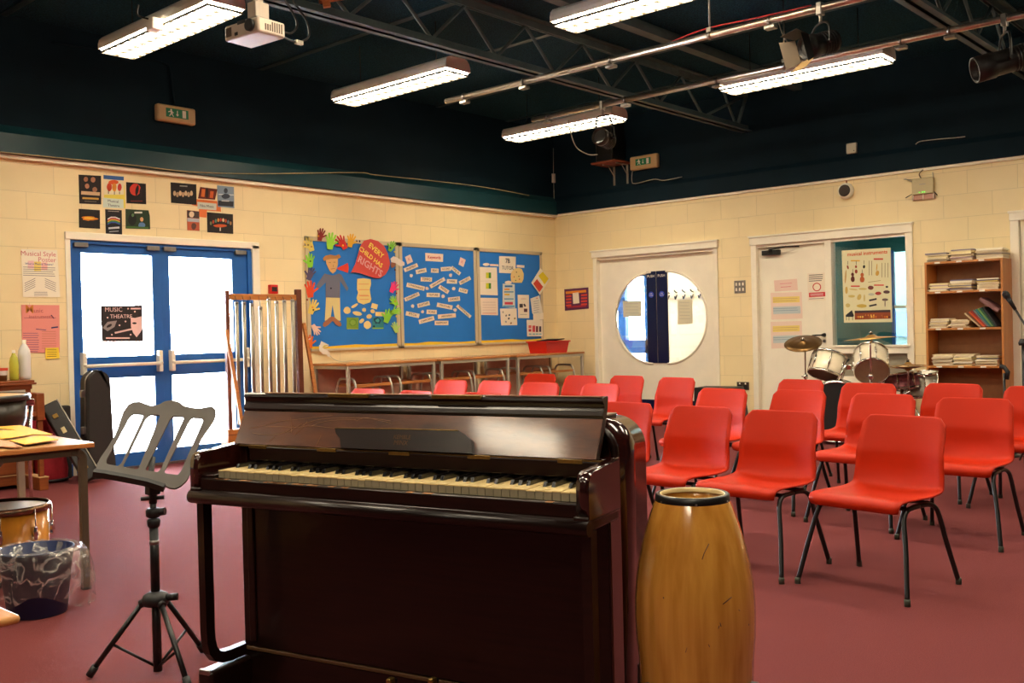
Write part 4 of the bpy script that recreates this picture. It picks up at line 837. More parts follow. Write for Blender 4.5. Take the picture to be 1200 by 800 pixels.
tag(b.build('paper_strips'), 'fan of cut paper tabs below the loose tilted sheet', 'paper strip')
bsheet([c6(452, 617), c6(586, 617), c6(590, 756), c6(456, 758)], (240, 226, 210), 'printed_sheet', 'white chart of red and dark bars at the lower board corner', 'paper sheet', marks=[(quad(*c6(480, 675), 3.4, 3.4), (222, 110, 100)), (quad(*c6(480, 706), 3.2, 3), (200, 50, 60)), (quad(*c6(513, 692), 3.2, 7.5), (214, 70, 80)), (quad(*c6(540, 695), 2.6, 7), (120, 50, 60)), (quad(*c6(567, 695), 2.4, 6.6), (70, 60, 80))]+[(quad(*c6(x, 738), 3, 1.6), (140, 190, 200)) for x in (482, 513, 540, 567)], off=.026)
bsheet([c6(570, 175), c6(650, 272), c6(565, 404), c6(492, 300)], (238, 232, 214), 'diamond_card', 'diamond-shaped card with a yellow and a red panel', 'card', marks=[([c6(590, 205), c6(640, 265), c6(605, 315), c6(552, 240)], (232, 208, 40)), ([c6(540, 268), c6(592, 335), c6(560, 380), c6(508, 308)], (210, 70, 48))], off=.03)
bsheet([c6(315, 240), c6(325, 205), c6(350, 180), c6(380, 172), c6(410, 182), c6(428, 225), c6(425, 270), c6(410, 300), c6(335, 300), c6(320, 285)], (236, 206, 140), 'round_card', 'round-topped cream card with tiny coloured dots', 'card', marks=[(blob(*c6(x, y), .7, .7), c) for x, y, c in ((365, 210, (120, 90, 60)), (345, 250, (200, 100, 50)), (385, 245, (100, 120, 60)), (390, 270, (200, 50, 40)), (358, 280, (80, 150, 60)))], off=YB+.005)
for pts, nm in (([(x, y) for x, y in blob(*c6(107, 144), 4, 1.8, 0, 10, .05)], 'small oval white tag at the top of the third board'), (quad(*c6(176, 150), 10, 2.4, 3), 'thin white strip left of the 7B TUTOR sheet'), (quad(*c6(400, 160), 9, 3, 4), 'thin white strip right of the 7B TUTOR sheet'), (blob(*c6(297, 297), 4, 2, 0, 12, .12), 'small white cloud tag above the striped sheet')):
    bsheet(pts, (238, 220, 200), 'paper_tag', nm, 'paper tag')
# --- right wall : colourful timetable, notices, instrument poster
sheet('R', [(661.3, 338.8), (689.6, 336.5), (690, 361.5), (662, 364)], (96, 40, 80), 'timetable_poster', 'small purple and orange timetable poster left of the white doors', 'poster', .002, marks=[(quad(675, 342, 24, 3, -5), (232, 140, 40))]+[(quad(666.5, 347+i*3.6, 6, 2, -5), (222, 70, 50)) for i in range(4)]+[(quad(684.5, 345.6+i*3.6, 7, 2, -5), (222, 70, 50)) for i in range(4)]+[(quad(676, 359, 22, 2, -5), (170, 40, 60))])
sheet('R', [(671, 343.2), (678, 342.3), (679, 355), (671.8, 356)], (240, 226, 206), 'paper_note', 'small white note pinned on the purple timetable poster', 'note', .006)
def doorsheet(pts, col, name, label, cat, marks=(), texts=(), off=-.0385, group=None): return sheet('R', pts, col, name, label, cat, off, group, .0008, marks, texts)
doorsheet([(907, 328.5), (934, 326.5), (935, 339.8), (908, 341.5)], (238, 206, 190), 'door_notice', 'small faint pink notice at the top of the cream door', 'notice', marks=[(quad(921, 332, 14, .6, -4), (226, 130, 140)), (quad(921, 336, 12, .6, -4), (220, 110, 120))])
for y, lb in ((342, 'timetable sheet with yellow and blue blocks, upper one on the cream door'), (376, 'timetable sheet with yellow and blue blocks, lower one on the cream door')):
    doorsheet([(903, y+1), (939.5, y), (940.6, y+31), (904, y+32.4)], (240, 214, 196), 'door_notice', lb, 'notice', marks=[([(905.5, y+6), (937, y+5), (937.2, y+12), (905.7, y+13)], (240, 214, 120)), ([(906, y+17.5), (938, y+16.5), (938.3, y+25), (906.3, y+26)], (196, 206, 206))]+lines(906, y+8, 936, 2, 2.6, (200, 160, 110), -.03)+lines(906, y+19.4, 936, 3, 2.4, (120, 150, 170), -.03))
doorsheet([(946.2, 320.4), (967.3, 319.2), (968, 351.6), (946.8, 352.8)], (242, 228, 206), 'door_notice', 'sign with a red prohibition circle beside the window', 'sign', marks=lines(948, 322, 966, 4, 2.3, (50, 44, 50), -.05, .8, .8)+[(blob(957.3, 336.2, 5, 5, 0, 22, 0), (200, 30, 40)), (blob(957.3, 336.2, 3.9, 3.9, 0, 22, 0), (242, 228, 206)), (quad(957.3, 336.4, 1.6, 5.4, 10), (40, 36, 40)), (quad(957.3, 336.2, 9, 1, 45), (200, 30, 40)), ([(948, 343), (967, 341.8), (967.2, 347), (948.2, 348.2)], (204, 30, 40))]+lines(949.5, 344.2, 965.5, 2, 1.7, (240, 220, 210), -.05, .9, .6)+lines(948, 350, 966, 1, 2, (90, 80, 80), -.05, .9, .5))
# corridor notices on the round window glass
sheet('R', [(730, 352.8), (752, 351.8), (752, 371), (730.5, 371.5)], (216, 214, 190), 'window_notice', 'pale notice taped inside the left half of the round window', 'notice', -.07, marks=lines(733, 355.5, 749, 4, 3.6, (186, 184, 168)))
sheet('R', [(794, 351.5), (811, 350.6), (811.8, 379), (794.5, 380.5)], (222, 216, 186), 'window_notice', 'pale notice taped inside the right half of the round window', 'notice', -.07, marks=lines(796.5, 354, 809, 6, 3.8, (190, 186, 166)))
# coat hooks in the corridor
hz = onR(800, 345, 1.94).z
o = thing('coat_rail', 'white coat rail with metal hooks seen through the round window', 'coat rail', (2.0, -1.3, hz))
b = MB(); b.box((-.03, -1.2, -.05), (0, .85, .05), WHITE, .004); b.build('rail', o)
for px_ in (765, 774, 783, 792, 801.5, 811, 819.5):
    b = MB(); y = onR(px_, 345, 1.94).y+1.3; b.tube(smoothpath([(-.03, y, .03), (-.09, y, .05), (-.10, y, .07)]), .009, BLACKM, 8); b.tube(smoothpath([(-.03, y, -.0), (-.07, y, -.06), (-.09, y, -.02)]), .009, BLACKM, 8); b.build('hook', o)
# instrument poster on the window glass
IP = (226, 220, 180)
def w3(x, y): return (880+x/5, 260+y/5)
mk = []
for (x, y, rx, ry, a, c) in ((568, 265, 5, 12, -15, (150, 60, 30)), (617, 290, 8, 12, 0, (150, 50, 30)), (616, 262, 6, 9, 0, (160, 56, 30)), (663, 262, 7, 10, 10, (40, 30, 30)), (597, 335, 12, 18, 0, (90, 30, 24)), (596, 308, 9, 11, 0, (96, 34, 26)), (652, 336, 14, 18, 0, (186, 90, 40)), (652, 310, 10, 12, 0, (190, 96, 44)),
        (741, 300, 10, 16, 10, (206, 160, 70)), (738, 265, 3, 22, 5, (206, 160, 70)), (560, 400, 8, 22, 0, (206, 170, 90)), (555, 320, 5, 40, 4, (196, 160, 100)), (635, 440, 12, 18, 20, (206, 180, 100)), (665, 445, 5, 22, 0, (206, 186, 120)), (590, 435, 20, 8, 0, (210, 190, 110)), (650, 492, 30, 11, 0, (206, 176, 80)), (568, 488, 14, 12, 0, (200, 180, 110)),
        (702, 385, 17, 12, 0, (120, 60, 50)), (706, 424, 18, 8, 0, (190, 190, 170)), (746, 418, 18, 10, 0, (170, 50, 40)), (795, 410, 20, 10, 0, (90, 60, 60)), (797, 380, 8, 6, 0, (60, 50, 50)), (786, 455, 18, 8, 0, (110, 90, 80)), (786, 478, 3, 20, 0, (110, 90, 80)), (600, 395, 26, 4, 6, (206, 186, 110)), (655, 392, 24, 6, 0, (206, 186, 110))):
    mk.append((blob(*w3(x, y), rx/5, ry/5, a, 12, .05), c))
for x in (693, 708, 768, 786, 803): mk.append((quad(*w3(x, 270 if x < 740 else 282), .5, 17), (120, 90, 60)))
for x, y in ((617, 240), (663, 236), (597, 288), (652, 290), (568, 240)): mk.append((quad(*w3(x, y), .5, 4.5), (60, 40, 30)))
mk += [(quad(*w3(612, 227), 10.5, 1.5), (230, 180, 60)), (quad(*w3(747, 217), 11, 1.8), (210, 70, 60)), (quad(*w3(612, 376), 10.5, 1.5), (210, 60, 50)), (quad(*w3(750, 370), 11.5, 1.5), (210, 70, 60)), (quad(*w3(715, 455), 9, 2, -12), (50, 44, 44)), (quad(*w3(715, 488), 9, 2, -12), (50, 44, 44)), (quad(*w3(715, 461), 9, 1, -12), (220, 200, 180)), (quad(*w3(724, 348), 15, .5, -8), (150, 120, 60)),
       ([w3(608, 520), w3(818, 514), w3(820, 566), w3(609, 572)], (150, 70, 34)), ([w3(608, 520), w3(818, 514), w3(818, 528), w3(608, 534)], (60, 44, 50)), ([w3(556, 545), w3(592, 516), w3(604, 548), w3(600, 556), w3(556, 556)], (40, 40, 44)), (quad(*w3(575, 566), .6, 4), (40, 40, 44)), (quad(*w3(596, 566), .6, 4), (40, 40, 44)), (quad(*w3(560, 566), .6, 4), (40, 40, 44))]
for i in range(16): mk.append((blob(*w3(616+i*13, 556), 1, 1.2), random.choice([(226, 150, 50), (206, 110, 40), (236, 190, 90), (90, 40, 40)])))
for i in range(9): mk.append((blob(*w3(640+i*16, 546), .8, .9), random.choice([(240, 180, 80), (226, 140, 60)])))
sheet('R', [w3(532, 168), w3(818, 150), w3(829, 586), w3(545, 590)], IP, 'instrument_poster', 'large poster headed musical instruments in the side window', 'poster', -.045, None, .001, mk, [('musical instruments', w3(681, 183), .053, 0, (214, 84, 40))])
# ================================================================ TABLES, STOOLS, TRAY
TPANEL = mat('brown_privacy_panel', (236, 190, 160), .6, noise=.05)
for i, (x0, x1, lb) in enumerate(((-4.02, -2.80, 'high narrow table below the first notice board, beside the rack'), (-2.75, -1.62, 'high narrow table below the keyword board'), (-1.51, -.22, 'high narrow table in the corner carrying the red tray'))):
    o = thing('wall_table', lb, 'table', ((x0+x1)/2, -.33, 0), 0, 'high tables along the notice board wall')
    zt = .842
    b = MB(); b.box((x0, -.62, zt-.022), (x1, -.04, zt), OAK, .004); b.box((x0+.004, -.616, zt), (x1-.004, -.044, zt+.0008), TABLETOPL); ch(b, 'table_top', o)
    b = MB()
    for y in (-.60, -.08): b.box((x0+.02, y-.0125, zt-.052), (x1-.02, y+.0125, zt-.022), GREYTUBE)
    for x in (x0+.03, x1-.03): b.box((x-.0125, -.60, zt-.052), (x+.0125, -.08, zt-.022), GREYTUBE)
    ch(b, 'frame', o)
    for x in (x0+.033, x1-.033):
        for y in (-.60, -.08):
            b = MB(); b.box((x-.0155, y-.0155, 0), (x+.0155, y+.0155, zt-.03), GREYTUBE, .002); ch(b, 'leg', o)
    b = MB(); b.box((x0+.06, -.075, .12), (x1-.06, -.06, zt-.05), TPANEL); ch(b, 'back_panel', o)
def stool():
    o = thing('tube_stool', 's', 'stool', (0, 0, 0), 0, 'tube framed stools pushed under the high tables')
    W2, H = .225, .685
    for s in (-1, 1):
        b = MB(); x = s*W2
        b.tube(smoothpath([(x+s*.03, -.20, 0), (x+s*.01, -.165, .5), (x, -.145, H-.06), (x, -.11, H-.008), (x, -.05, H), (x, .05, H), (x, .11, H-.008), (x, .145, H-.06), (x+s*.01, .165, .5), (x+s*.03, .20, 0)], 5), .0125, GREYTUBE, 10); b.build('side_frame', o)
    b = MB(); b.box((-W2, -.155, H-.085), (W2, -.135, H-.055), OAK, .004); b.build('wooden_rail', o)
    b = MB(); b.box((-W2, .135, H-.085), (W2, .155, H-.055), OAK, .004); b.build('wooden_rail', o)
    b = MB(); b.tube([(-W2, -.17, .3), (W2, -.17, .3)], .009, GREYTUBE); b.tube([(-W2, .17, .3), (W2, .17, .3)], .009, GREYTUBE); b.build('stretcher', o)
    return o
st = stool()
for i, (x, y, lb) in enumerate(((-3.65, -.44, 'grey tube stool with wooden rail under the first table, nearest the rack'), (-3.07, -.42, 'grey tube stool with wooden rail under the first table, nearer the corner'), (-2.47, -.42, 'grey tube stool with wooden rail under the second table, next to its leg'), (-1.93, -.42, 'grey tube stool with wooden rail under the second table, nearer the corner'), (-1.22, -.42, 'grey tube stool with wooden rail below the red tray'), (-.62, -.42, 'grey tube stool with wooden rail at the corner end of the tables'))):
    o = st if i == 0 else dup(st)
    o.location = (x, y, 0); o['label'] = lb; o.rotation_euler.z = R((-2, 3, 0, -3, 2, 0)[i])
# red tray
p = onZ(637, 413, .843)
o = thing('storage_tray', 'red plastic tray on the corner table under the third board', 'tray', (-.62, -.36, .843), R(2))
RT_ = mat('red_tray_plastic', (208, 28, 22), .35)
b = MB(); w, dp, h = .235, .15, .145
def ringq(w, d, z): return [(-w, -d, z), (w, -d, z), (w, d, z), (-w, d, z)]
q0, q1, q2, q3 = ringq(w*.88, dp*.88, 0), ringq(w, dp, h), ringq(w*.97, dp*.95, h), ringq(w*.86, dp*.86, .006)
for A_, B_ in ((q0, q1), (q1, q2), (q2, q3)):
    for i in range(4): b.poly([A_[i], A_[(i+1) % 4], B_[(i+1) % 4], B_[i]], RT_)
b.poly(q0[::-1], RT_); b.poly(q3, RT_)
b.build('tray_body', o)
b = MB()
for (xa, xb_, ya, yb_) in ((-w-.014, w+.014, -dp-.014, -dp+.004), (-w-.014, w+.014, dp-.004, dp+.014), (-w-.014, -w+.004, -dp, dp), (w-.004, w+.014, -dp, dp)): b.box((xa, ya, h-.012), (xb_, yb_, h+.004), RT_, .003)
b.build('rim', o)
b = MB(); b.M = Matrix.Translation((-.55, -.33, .995)) @ Matrix.Rotation(R(-6), 4, 'X'); b.box((-.16, -.1, 0), (.17, .09, .012), mat('dark_grey_folder', (46, 52, 58), .5), .003); tag(b.build('folder'), 'dark grey folder lying across the top of the red tray', 'folder')
b = MB(); q = onZ(653, 411, .845); b.M = Matrix.Translation(q+Vector((0, 0, .0))); b.lathe([(.03, 0), (.034, .012), (.026, .03), (.004, .036)], (0, 0, 0), BLACKP, 18); tag(b.build('black_case'), 'small rounded black object in front of the red tray', 'desk item')
b = MB(); q = onZ(646.5, 412, .845); b.M = Matrix.Translation(q); b.box((-.03, -.015, 0), (.03, .015, .018), WHITE, .006); tag(b.build('eraser'), 'small white eraser in front of the red tray', 'eraser')

# ================================================================ TUBULAR BELLS RACK
RY = -.42
o = thing('tubular_bells', 'wooden rack of eight hanging metal tubes in front of the glass doors', 'tubular bells', (-4.81, RY, 0))
DKW = mat('reddish_dark_wood', (104, 54, 32), .5, noise=.15, nscale=10)
HZ = 1.555
b = MB(); b.box((-5.225, RY-.02, .02), (-5.185, RY+.02, HZ-.0), DKW, .003); ch(b, 'post', o)
b = MB(); b.box((-4.455, RY-.022, .02), (-4.40, RY+.022, HZ+.02), DKW, .003); ch(b, 'post', o)
b = MB(); b.box((-5.18, RY-.015, HZ-.085), (-4.455, RY+.015, HZ-.03), OAK, .003); ch(b, 'top_bar', o)
b = MB(); b.box((-5.26, RY-.06, .14), (-4.38, RY+.06, .30), OAK, .004); b.box((-5.262, RY-.064, .25), (-4.378, RY-.058, .256), DKW); ch(b, 'base_box', o)
for s, x in ((-1, -5.205), (1, -4.43)):
    b = MB(); b.box((x-.03, RY-.26, 0), (x+.03, RY+.24, .05), DKW, .005); b.box((x-.02, RY-.05, .03), (x+.02, RY+.05, .15), DKW); ch(b, 'foot', o)
for (a_, c_) in (((-5.235, RY-.03, 1.20), (-5.17, RY-.22, .03)), ((-4.39, RY-.03, 1.25), (-4.30, RY-.2, .03))):
    b = MB(); b.tube([a_, c_], .01, OAK, flat=(.012, .016)); ch(b, 'brace', o)
tx = [onL(240+x/6.667, 360, RY).x for x in (228, 285, 345, 413, 480, 540, 600, 664)]
tz = [onL(300, 320+y/6.667, RY).z for y in (228, 228, 240, 265, 195, 220, 212, 205)]
TB = mat('dull_tube_metal', (150, 140, 122), .4, .7, noise=.2, nscale=12, stretch=(1, 1, .3))
for x, z in zip(tx, tz):
    b = MB(); b.tube([(x, RY-.04, .34), (x+.0, RY-.045, z)], .0165, TB, 14); b.tube([(x, RY-.045, z), (x, RY-.02, HZ-.05)], .0025, BLACKM, 5); ch(b, 'tube', o)
    b = MB(); b.lathe([(.0175, -.02), (.0178, .0), (.013, .004)], (x, RY-.045, z-.0), STEEL, 14); ch(b, 'tube_cap', o)

# ================================================================ BOOKCASE
BY0, BY1, BD, BH = -4.872, -5.575, .31, 1.69
o = thing('bookcase', 'beech veneer bookcase with paper stacks beside the side window', 'bookcase', (-BD/2, (BY0+BY1)/2, 0))
b = MB(); b.box((-BD, BY0, 0), (-.02, BY0-.02, BH), BOOKCASE, .001); ch(b, 'side_panel', o)
b = MB(); b.box((-BD, BY1, 0), (-.02, BY1+.02, BH), BOOKCASE, .001); ch(b, 'side_panel', o)
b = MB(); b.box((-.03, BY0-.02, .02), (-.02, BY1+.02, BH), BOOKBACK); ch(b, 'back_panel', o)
SZ = [BH, 1.405, 1.052, .692, .36, .08]
for i, z in enumerate(SZ):
    b = MB(); b.box((-BD, BY0-.02, z-.02), (-.03, BY1+.02, z), BOOKCASE, .001)
    s_ = ch(b, 'shelf', o)
    if i < 4:
        for k in range(3):
            y = BY0-.12-k*.2; bb = MB(); bb.box((-BD-.002, y+.025, z-.017), (-BD, y-.025, z-.003), PAPER); ch(bb, 'shelf_label', o)
b = MB(); b.box((-BD+.02, BY0-.02, 0), (-BD+.04, BY1+.02, .06), BOOKCASE); ch(b, 'plinth', o)
PSH = [mat('booklet_%d' % i, c, .75) for i, c in enumerate(((246, 232, 196), (240, 222, 180), (250, 240, 214), (228, 208, 170), (236, 218, 186), (222, 204, 176), (244, 226, 168)))]
PSV = [mat('cover_%d' % i, c, .6) for i, c in enumerate(((120, 110, 140), (214, 186, 90), (190, 160, 170), (150, 134, 120)))]
def pile(yc, z, w, h, n, where, seed, top=None):
    rnd = random.Random(seed); zz = z+.0008; g = 'booklets in the pile '+where
    for i in range(n):
        t = h/n*rnd.uniform(.8, 1.1); dx = rnd.uniform(-.012, .012); dy = rnd.uniform(-.012, .012); a = R(rnd.uniform(-5, 5))
        m = rnd.choice(PSH) if rnd.random() < .86 else rnd.choice(PSV)
        if top and i == n-1: m = top
        b = MB(); b.box((-.11, -w/2, 0), (.11, w/2, t-.0012), m)
        if t > .009: b.box((-.1105, -w/2+.004, t*.42), (-.1100, w/2-.004, t*.48), PSV[3])
        q = b.build('booklet'); q.location = (-BD+.125+dx, yc+dy, zz); q.rotation_euler.z = a; zz += t
        tag(q, 'thin paper booklet in the pile '+where, 'booklet', g)
T0 = BH+.001
pile(-4.985, T0, .20, .088, 9, 'on top of the bookcase, at its window end', 1, PSV[0]); pile(-5.205, T0, .20, .108, 10, 'on top of the bookcase, in the middle', 2, PSV[0]); pile(-5.455, T0, .23, .104, 10, 'on top of the bookcase, by the far door', 3, PSH[2])
pile(-5.005, SZ[1], .18, .085, 8, 'on the upper shelf, at its window end', 4); pile(-5.20, SZ[1], .20, .115, 10, 'on the upper shelf, in the middle', 5, PSV[0]); pile(-5.44, SZ[1], .19, .105, 9, 'on the upper shelf, by the far door', 6, PSH[2])
pile(-4.995, SZ[2], .17, .10, 9, 'on the middle shelf, at its window end', 7); pile(-5.17, SZ[2], .16, .085, 8, 'on the middle shelf, against the leaning books', 8)
pile(-5.01, SZ[3], .18, .115, 10, 'on the lowest filled shelf, at its window end', 9); pile(-5.21, SZ[3], .17, .11, 10, 'on the lowest filled shelf, in the middle', 10); pile(-5.42, SZ[3], .19, .105, 9, 'on the lowest filled shelf, by the far door', 11)
names = [('cream', (206, 180, 140)), ('brown', (120, 74, 50)), ('orange', (214, 90, 40)), ('red', (170, 50, 40)), ('grey', (120, 120, 120)), ('teal', (50, 120, 120)), ('green', (120, 160, 90)), ('dark green', (40, 80, 60)), ('black', (40, 36, 40))]
yy = -5.295
for i, (nm, c) in enumerate(names):
    L_ = .185+.004*i; t = .013; a = R(-46+i*1.6)
    b = MB(); b.box((-.10, 0, 0), (.10, t, L_), P(c), .001); b.box((-.098, .002, L_), (.098, t-.002, L_+.0005), PAPER)
    q = b.build('book'); q.location = (-BD+.12, -5.365-i*.0185, SZ[2]+.0115); q.rotation_euler = (a, 0, 0)
    # leans towards the window end
    tag(q, '%s spined book leaning on the middle shelf of the bookcase' % nm, 'book', 'leaning books on the middle shelf')
b = MB(); b.box((-.11, -.10, 0), (.11, .10, .035), P((126, 84, 84)), .003); b.box((-.112, -.097, .008), (-.109, .097, .026), P((140, 100, 96))); q = b.build('book'); q.location = (-BD+.13, -5.435, SZ[2]+.195); q.rotation_euler = (R(36), 0, 0)
tag(q, 'thick purple-brown book lying over the leaning books', 'book')

# ================================================================ DRUM KIT
DW = mat('white_drum_shell', (236, 222, 194), .25, noise=.03)
HEADB = mat('brown_tinted_head', (96, 60, 46), .6); HEADG = mat('worn_clear_head', (170, 140, 112), .55, noise=.08)
def drum(name, par, c, ax, r, L, hb, ht, lugs=8, shell=DW, hoop=CHROME):
    """c = centre, ax = axis pointing to batter side"""
    ax = Vector(ax).normalized(); c = Vector(c); a = ax.orthogonal().normalized(); bb = ax.cross(a)
    o_ = bpy.data.objects.new(name, None); COL.objects.link(o_); o_.parent = par; 
    b = MB(); b.lathe([(r, -L/2), (r, L/2), (r*.97, L/2), (r*.97, -L/2)], c, shell, 36, ax, False); b.build('shell', o_)
    for s, m in ((-1, hb), (1, ht)):
        b = MB(); b.lathe([(r*1.0, s*(L/2-.0)), (r*1.04, s*(L/2-.012)), (r*1.055, s*(L/2)), (r*1.055, s*(L/2+.012)), (r*1.0, s*(L/2+.014)), (r*.985, s*(L/2+.006))], c, hoop, 40, ax, False); b.build('hoop', o_)
        b = MB(); b.lathe([(.0005, s*(L/2+.004)), (r*.5, s*(L/2+.0045)), (r*.99, s*(L/2+.004))], c, m, 40, ax, False); b.build('drum_head', o_)
    for k in range(lugs):
        t = 2*PI*k/lugs+.2; d = a*math.cos(t)+bb*math.sin(t)
        b = MB(); b.tube([c+d*(r+.012)+ax*(-L/2), c+d*(r+.012)+ax*(L/2)], .004, CHROME, 6); b.tube([c+d*(r+.006)+ax*(-L*.2), c+d*(r+.006)+ax*(L*.2)], .010, CHROME, 8); b.build('lug', o_)
    return o_
dk = thing('bass_drum', 'white bass drum with black front head carrying two tilted tom drums', 'drum', (0, 0, 0))
bd = Vector((-1.15, -4.33, .30))
fax = Vector((.93, .36, 0)).normalized()
pbody = drum('drum_body', dk, bd, fax, .275, .36, BLACKP, HEADG, 10)
for s in (-1, 1):
    sd = fax.cross(Vector((0, 0, 1)))*s; q = bd+sd*.26-fax*.10+Vector((0, 0, -.08)); b = MB(); b.tube([q, q+sd*.14-fax*.16+Vector((0, 0, -.22))], .008, CHROME, 8); b.build('spur', dk)
q1 = onR(970, 428, -1.05); q2 = onR(1021, 425, -1.05)
drum('tom_drum', dk, q1, Vector((.42, -.1, .9)), .158, .20, HEADB, PAPER, 7)
drum('tom_drum', dk, q2, Vector((.78, .34, .66)), .150, .235, HEADG, PAPER, 7)
b = MB(); mid = (q1+q2)/2; b.tube([(bd.x, bd.y+.0, .56), (mid.x, mid.y, .78)], .013, CHROME); b.tube([(mid.x, mid.y, .70), q1+Vector((0, -.15, -.02))], .009, CHROME); b.tube([(mid.x, mid.y, .70), q2+Vector((0, .16, -.02))], .009, CHROME); b.box(Vector((mid.x-.025, mid.y-.03, .68)), Vector((mid.x+.025, mid.y+.03, .73)), CHROME, .005); b.build('tom_mount', dk)
CYM = mat('brass_cymbal', (196, 150, 78), .28, .85, noise=.12, nscale=6); CYMD = mat('dark_brass_cymbal', (104, 76, 42), .35, .85, noise=.2, nscale=6)
def cymbal(name, label, p, r, ax, base, m=CYM, two=False):
    o = thing(name, label, 'cymbal', (base[0], base[1], 0))
    p = Vector(p); ax = Vector(ax).normalized(); bs = Vector((base[0], base[1], 0))
    def pr(s): return [(.006, s*.024), (r*.12, s*.022), (r*.19, s*.008), (r*.22, s*.004), (r*.6, -s*.004), (r, -s*.012), (r, -s*.0135), (r*.6, -s*.0055), (r*.22, s*.002), (r*.12, s*.020), (.006, s*.022)]
    b = MB(); b.lathe(pr(1), p-bs, m, 44, ax, False); b.build('cymbal_plate', o)
    if two:
        b = MB(); b.lathe(pr(-1), p-bs-ax*.035, m, 44, ax, False); b.build('cymbal_plate', o)
    b = MB(); b.tube([p-bs-ax*.03, p-bs+ax*.055], .005, CHROME, 8); b.lathe([(.014, .024), (.014, .036)], p-bs, BLACKM, 12, ax); b.lathe([(.008, .036), (.02, .042), (.008, .048)], p-bs, CHROME, 12, ax); b.build('wing_nut', o)
    top = Vector((0, 0, p.z-.06))
    b = MB(); b.tube([(0, 0, .28), (0, 0, p.z*.65)], .012, CHROME); b.tube([(0, 0, p.z*.6), top, p-bs-ax*.03], .008, CHROME); b.lathe([(.02, -.02), (.02, .02)], (0, 0, p.z*.65), CHROME, 14); b.tube([(0, 0, p.z*.65), (0, .04, p.z*.65)], .006, CHROME, 8); b.build('stand_pole', o)
    for k in range(3):
        a = 2*PI*k/3+.5; b = MB(); b.tube([(.012*math.cos(a), .012*math.sin(a), .42), (.24*math.cos(a), .24*math.sin(a), .012)], .008, CHROME, 8); b.lathe([(.014, -.012), (.014, .01)], (.24*math.cos(a), .24*math.sin(a), .012), BLACKM, 10); b.build('leg', o)
    return o
p = onR(941, 401, -1.1); cymbal('crash_cymbal', 'dark brass crash cymbal tipped towards the camera before the cream door', p, .18, (-.42, -.12, .9), (p.x, p.y-.02), CYMD)
p = onR(1021, 395, -1.48); cymbal('ride_cymbal', 'broad flat brass cymbal level across the side window', p, .236, (-.02, .06, 1), (p.x, p.y+.01))
p = onR(1064, 427, -1.0); cymbal('hi_hat', 'pair of hi-hat cymbals between the drums and the bookcase', p, .175, (.05, .05, 1), (p.x, p.y), CYM, True)
p = onR(1064, 405, -1.0)
sn = thing('snare_drum', 'chrome-sided snare drum behind the hi-hat stand', 'drum', (0, 0, 0))
drum('drum_body', sn, onR(1056, 446, -.75), (0, .12, 1), .175, .13, HEADG, PAPER, 8, mat('sparkle_pink_shell', (150, 80, 86), .3, .3, noise=.4, nscale=40))
b = MB(); q = onR(1056, 446, -.75); b.tube([(q.x, q.y, .2), (q.x, q.y, q.z-.07)], .011, CHROME)
for k in range(3):
    a = 2*PI*k/3; b.tube([(q.x, q.y, q.z-.10), (q.x+.15*math.cos(a), q.y+.15*math.sin(a), q.z-.068)], .007, CHROME, 8); b.tube([(q.x, q.y, .3), (q.x+.2*math.cos(a+.5), q.y+.2*math.sin(a+.5), .008)], .008, CHROME, 8)
b.build('stand', sn)
ft = thing('floor_tom', 'chrome-hooped floor tom by the foot of the bookcase', 'drum', (0, 0, 0))
q = onR(1080, 450, -.62); drum('drum_body', ft, q, (-.1, .05, 1), .15, .2, HEADG, PAPER, 7, mat('silver_grey_shell', (160, 150, 136), .3, .4, noise=.2, nscale=30))
for k in range(3):
    a = 2*PI*k/3; d_ = Vector((math.cos(a), math.sin(a), 0))*.17; b = MB(); b.tube([q+d_+Vector((0, 0, .05)), Vector((q.x+d_.x, q.y+d_.y, .006))], .006, CHROME, 8); b.build('leg', ft)
# black padded box between the white doors and the kit
o = thing('amplifier', 'black box-shaped amplifier behind the chairs near the wall socket', 'amplifier', (-.75, -2.86, 0), R(8))
b = MB(); b.prism([(-.16, -.27, .02), (-.16, .25, .02), (-.16, .23, .47), (-.16, -.20, .47)], (.32, 0, 0), BLACKP); b.build('cabinet', o)
b = MB(); b.box((-.168, -.19, .05), (-.16, .20, .38), mat('speaker_cloth', (8, 8, 8), .95)); b.build('grille', o)

for k in range(4):
    b = MB(); b.lathe([(.012, 0), (.011, .014)], (-.16, -.2+k*.07, .44), STEEL, 12, (-1, 0, 0)); b.build('knob', o)
# ================================================================ MICROPHONE STANDS
mx = -1.9
pa = onR(1180, 347, mx); pb = onR(1206, 388, mx)
o = thing('microphone_stand', 'black boom microphone stand with microphone at the right edge', 'microphone stand', (pb.x, pb.y, 0))
L_ = lambda v: v-Vector((pb.x, pb.y, 0))
dv = (pa-pb).normalized()
b = MB(); b.tube([L_(pa-dv*.05), L_(pb-dv*.25)], .0085, BLACKM, 10); b.build('boom_arm', o)
px_ = onR(1199, 400, mx)
b = MB(); b.tube([L_(Vector((pb.x, px_.y, .02))), L_(Vector((pb.x, px_.y, px_.z-.02)))], .0125, BLACKM); b.build('pole', o)
b = MB(); b.lathe([(.03, 0), (.035, .02), (.022, .05)], L_(Vector((pb.x, px_.y, px_.z-.03))), BLACKP, 16); b.build('clutch', o)
b = MB(); b.lathe([(.012, -.12), (.016, -.05), (.021, -.02)], L_(pa), BLACKP, 16, dv); b.build('microphone', o)
b = MB(); b.lathe([(.018, -.02), (.027, 0), (.026, .025), (.014, .045), (.001, .05)], L_(pa), mat('mic_grille', (30, 28, 30), .5, .4, bump=.5, nscale=300), 18, dv, False); b.build('microphone_grille', o)
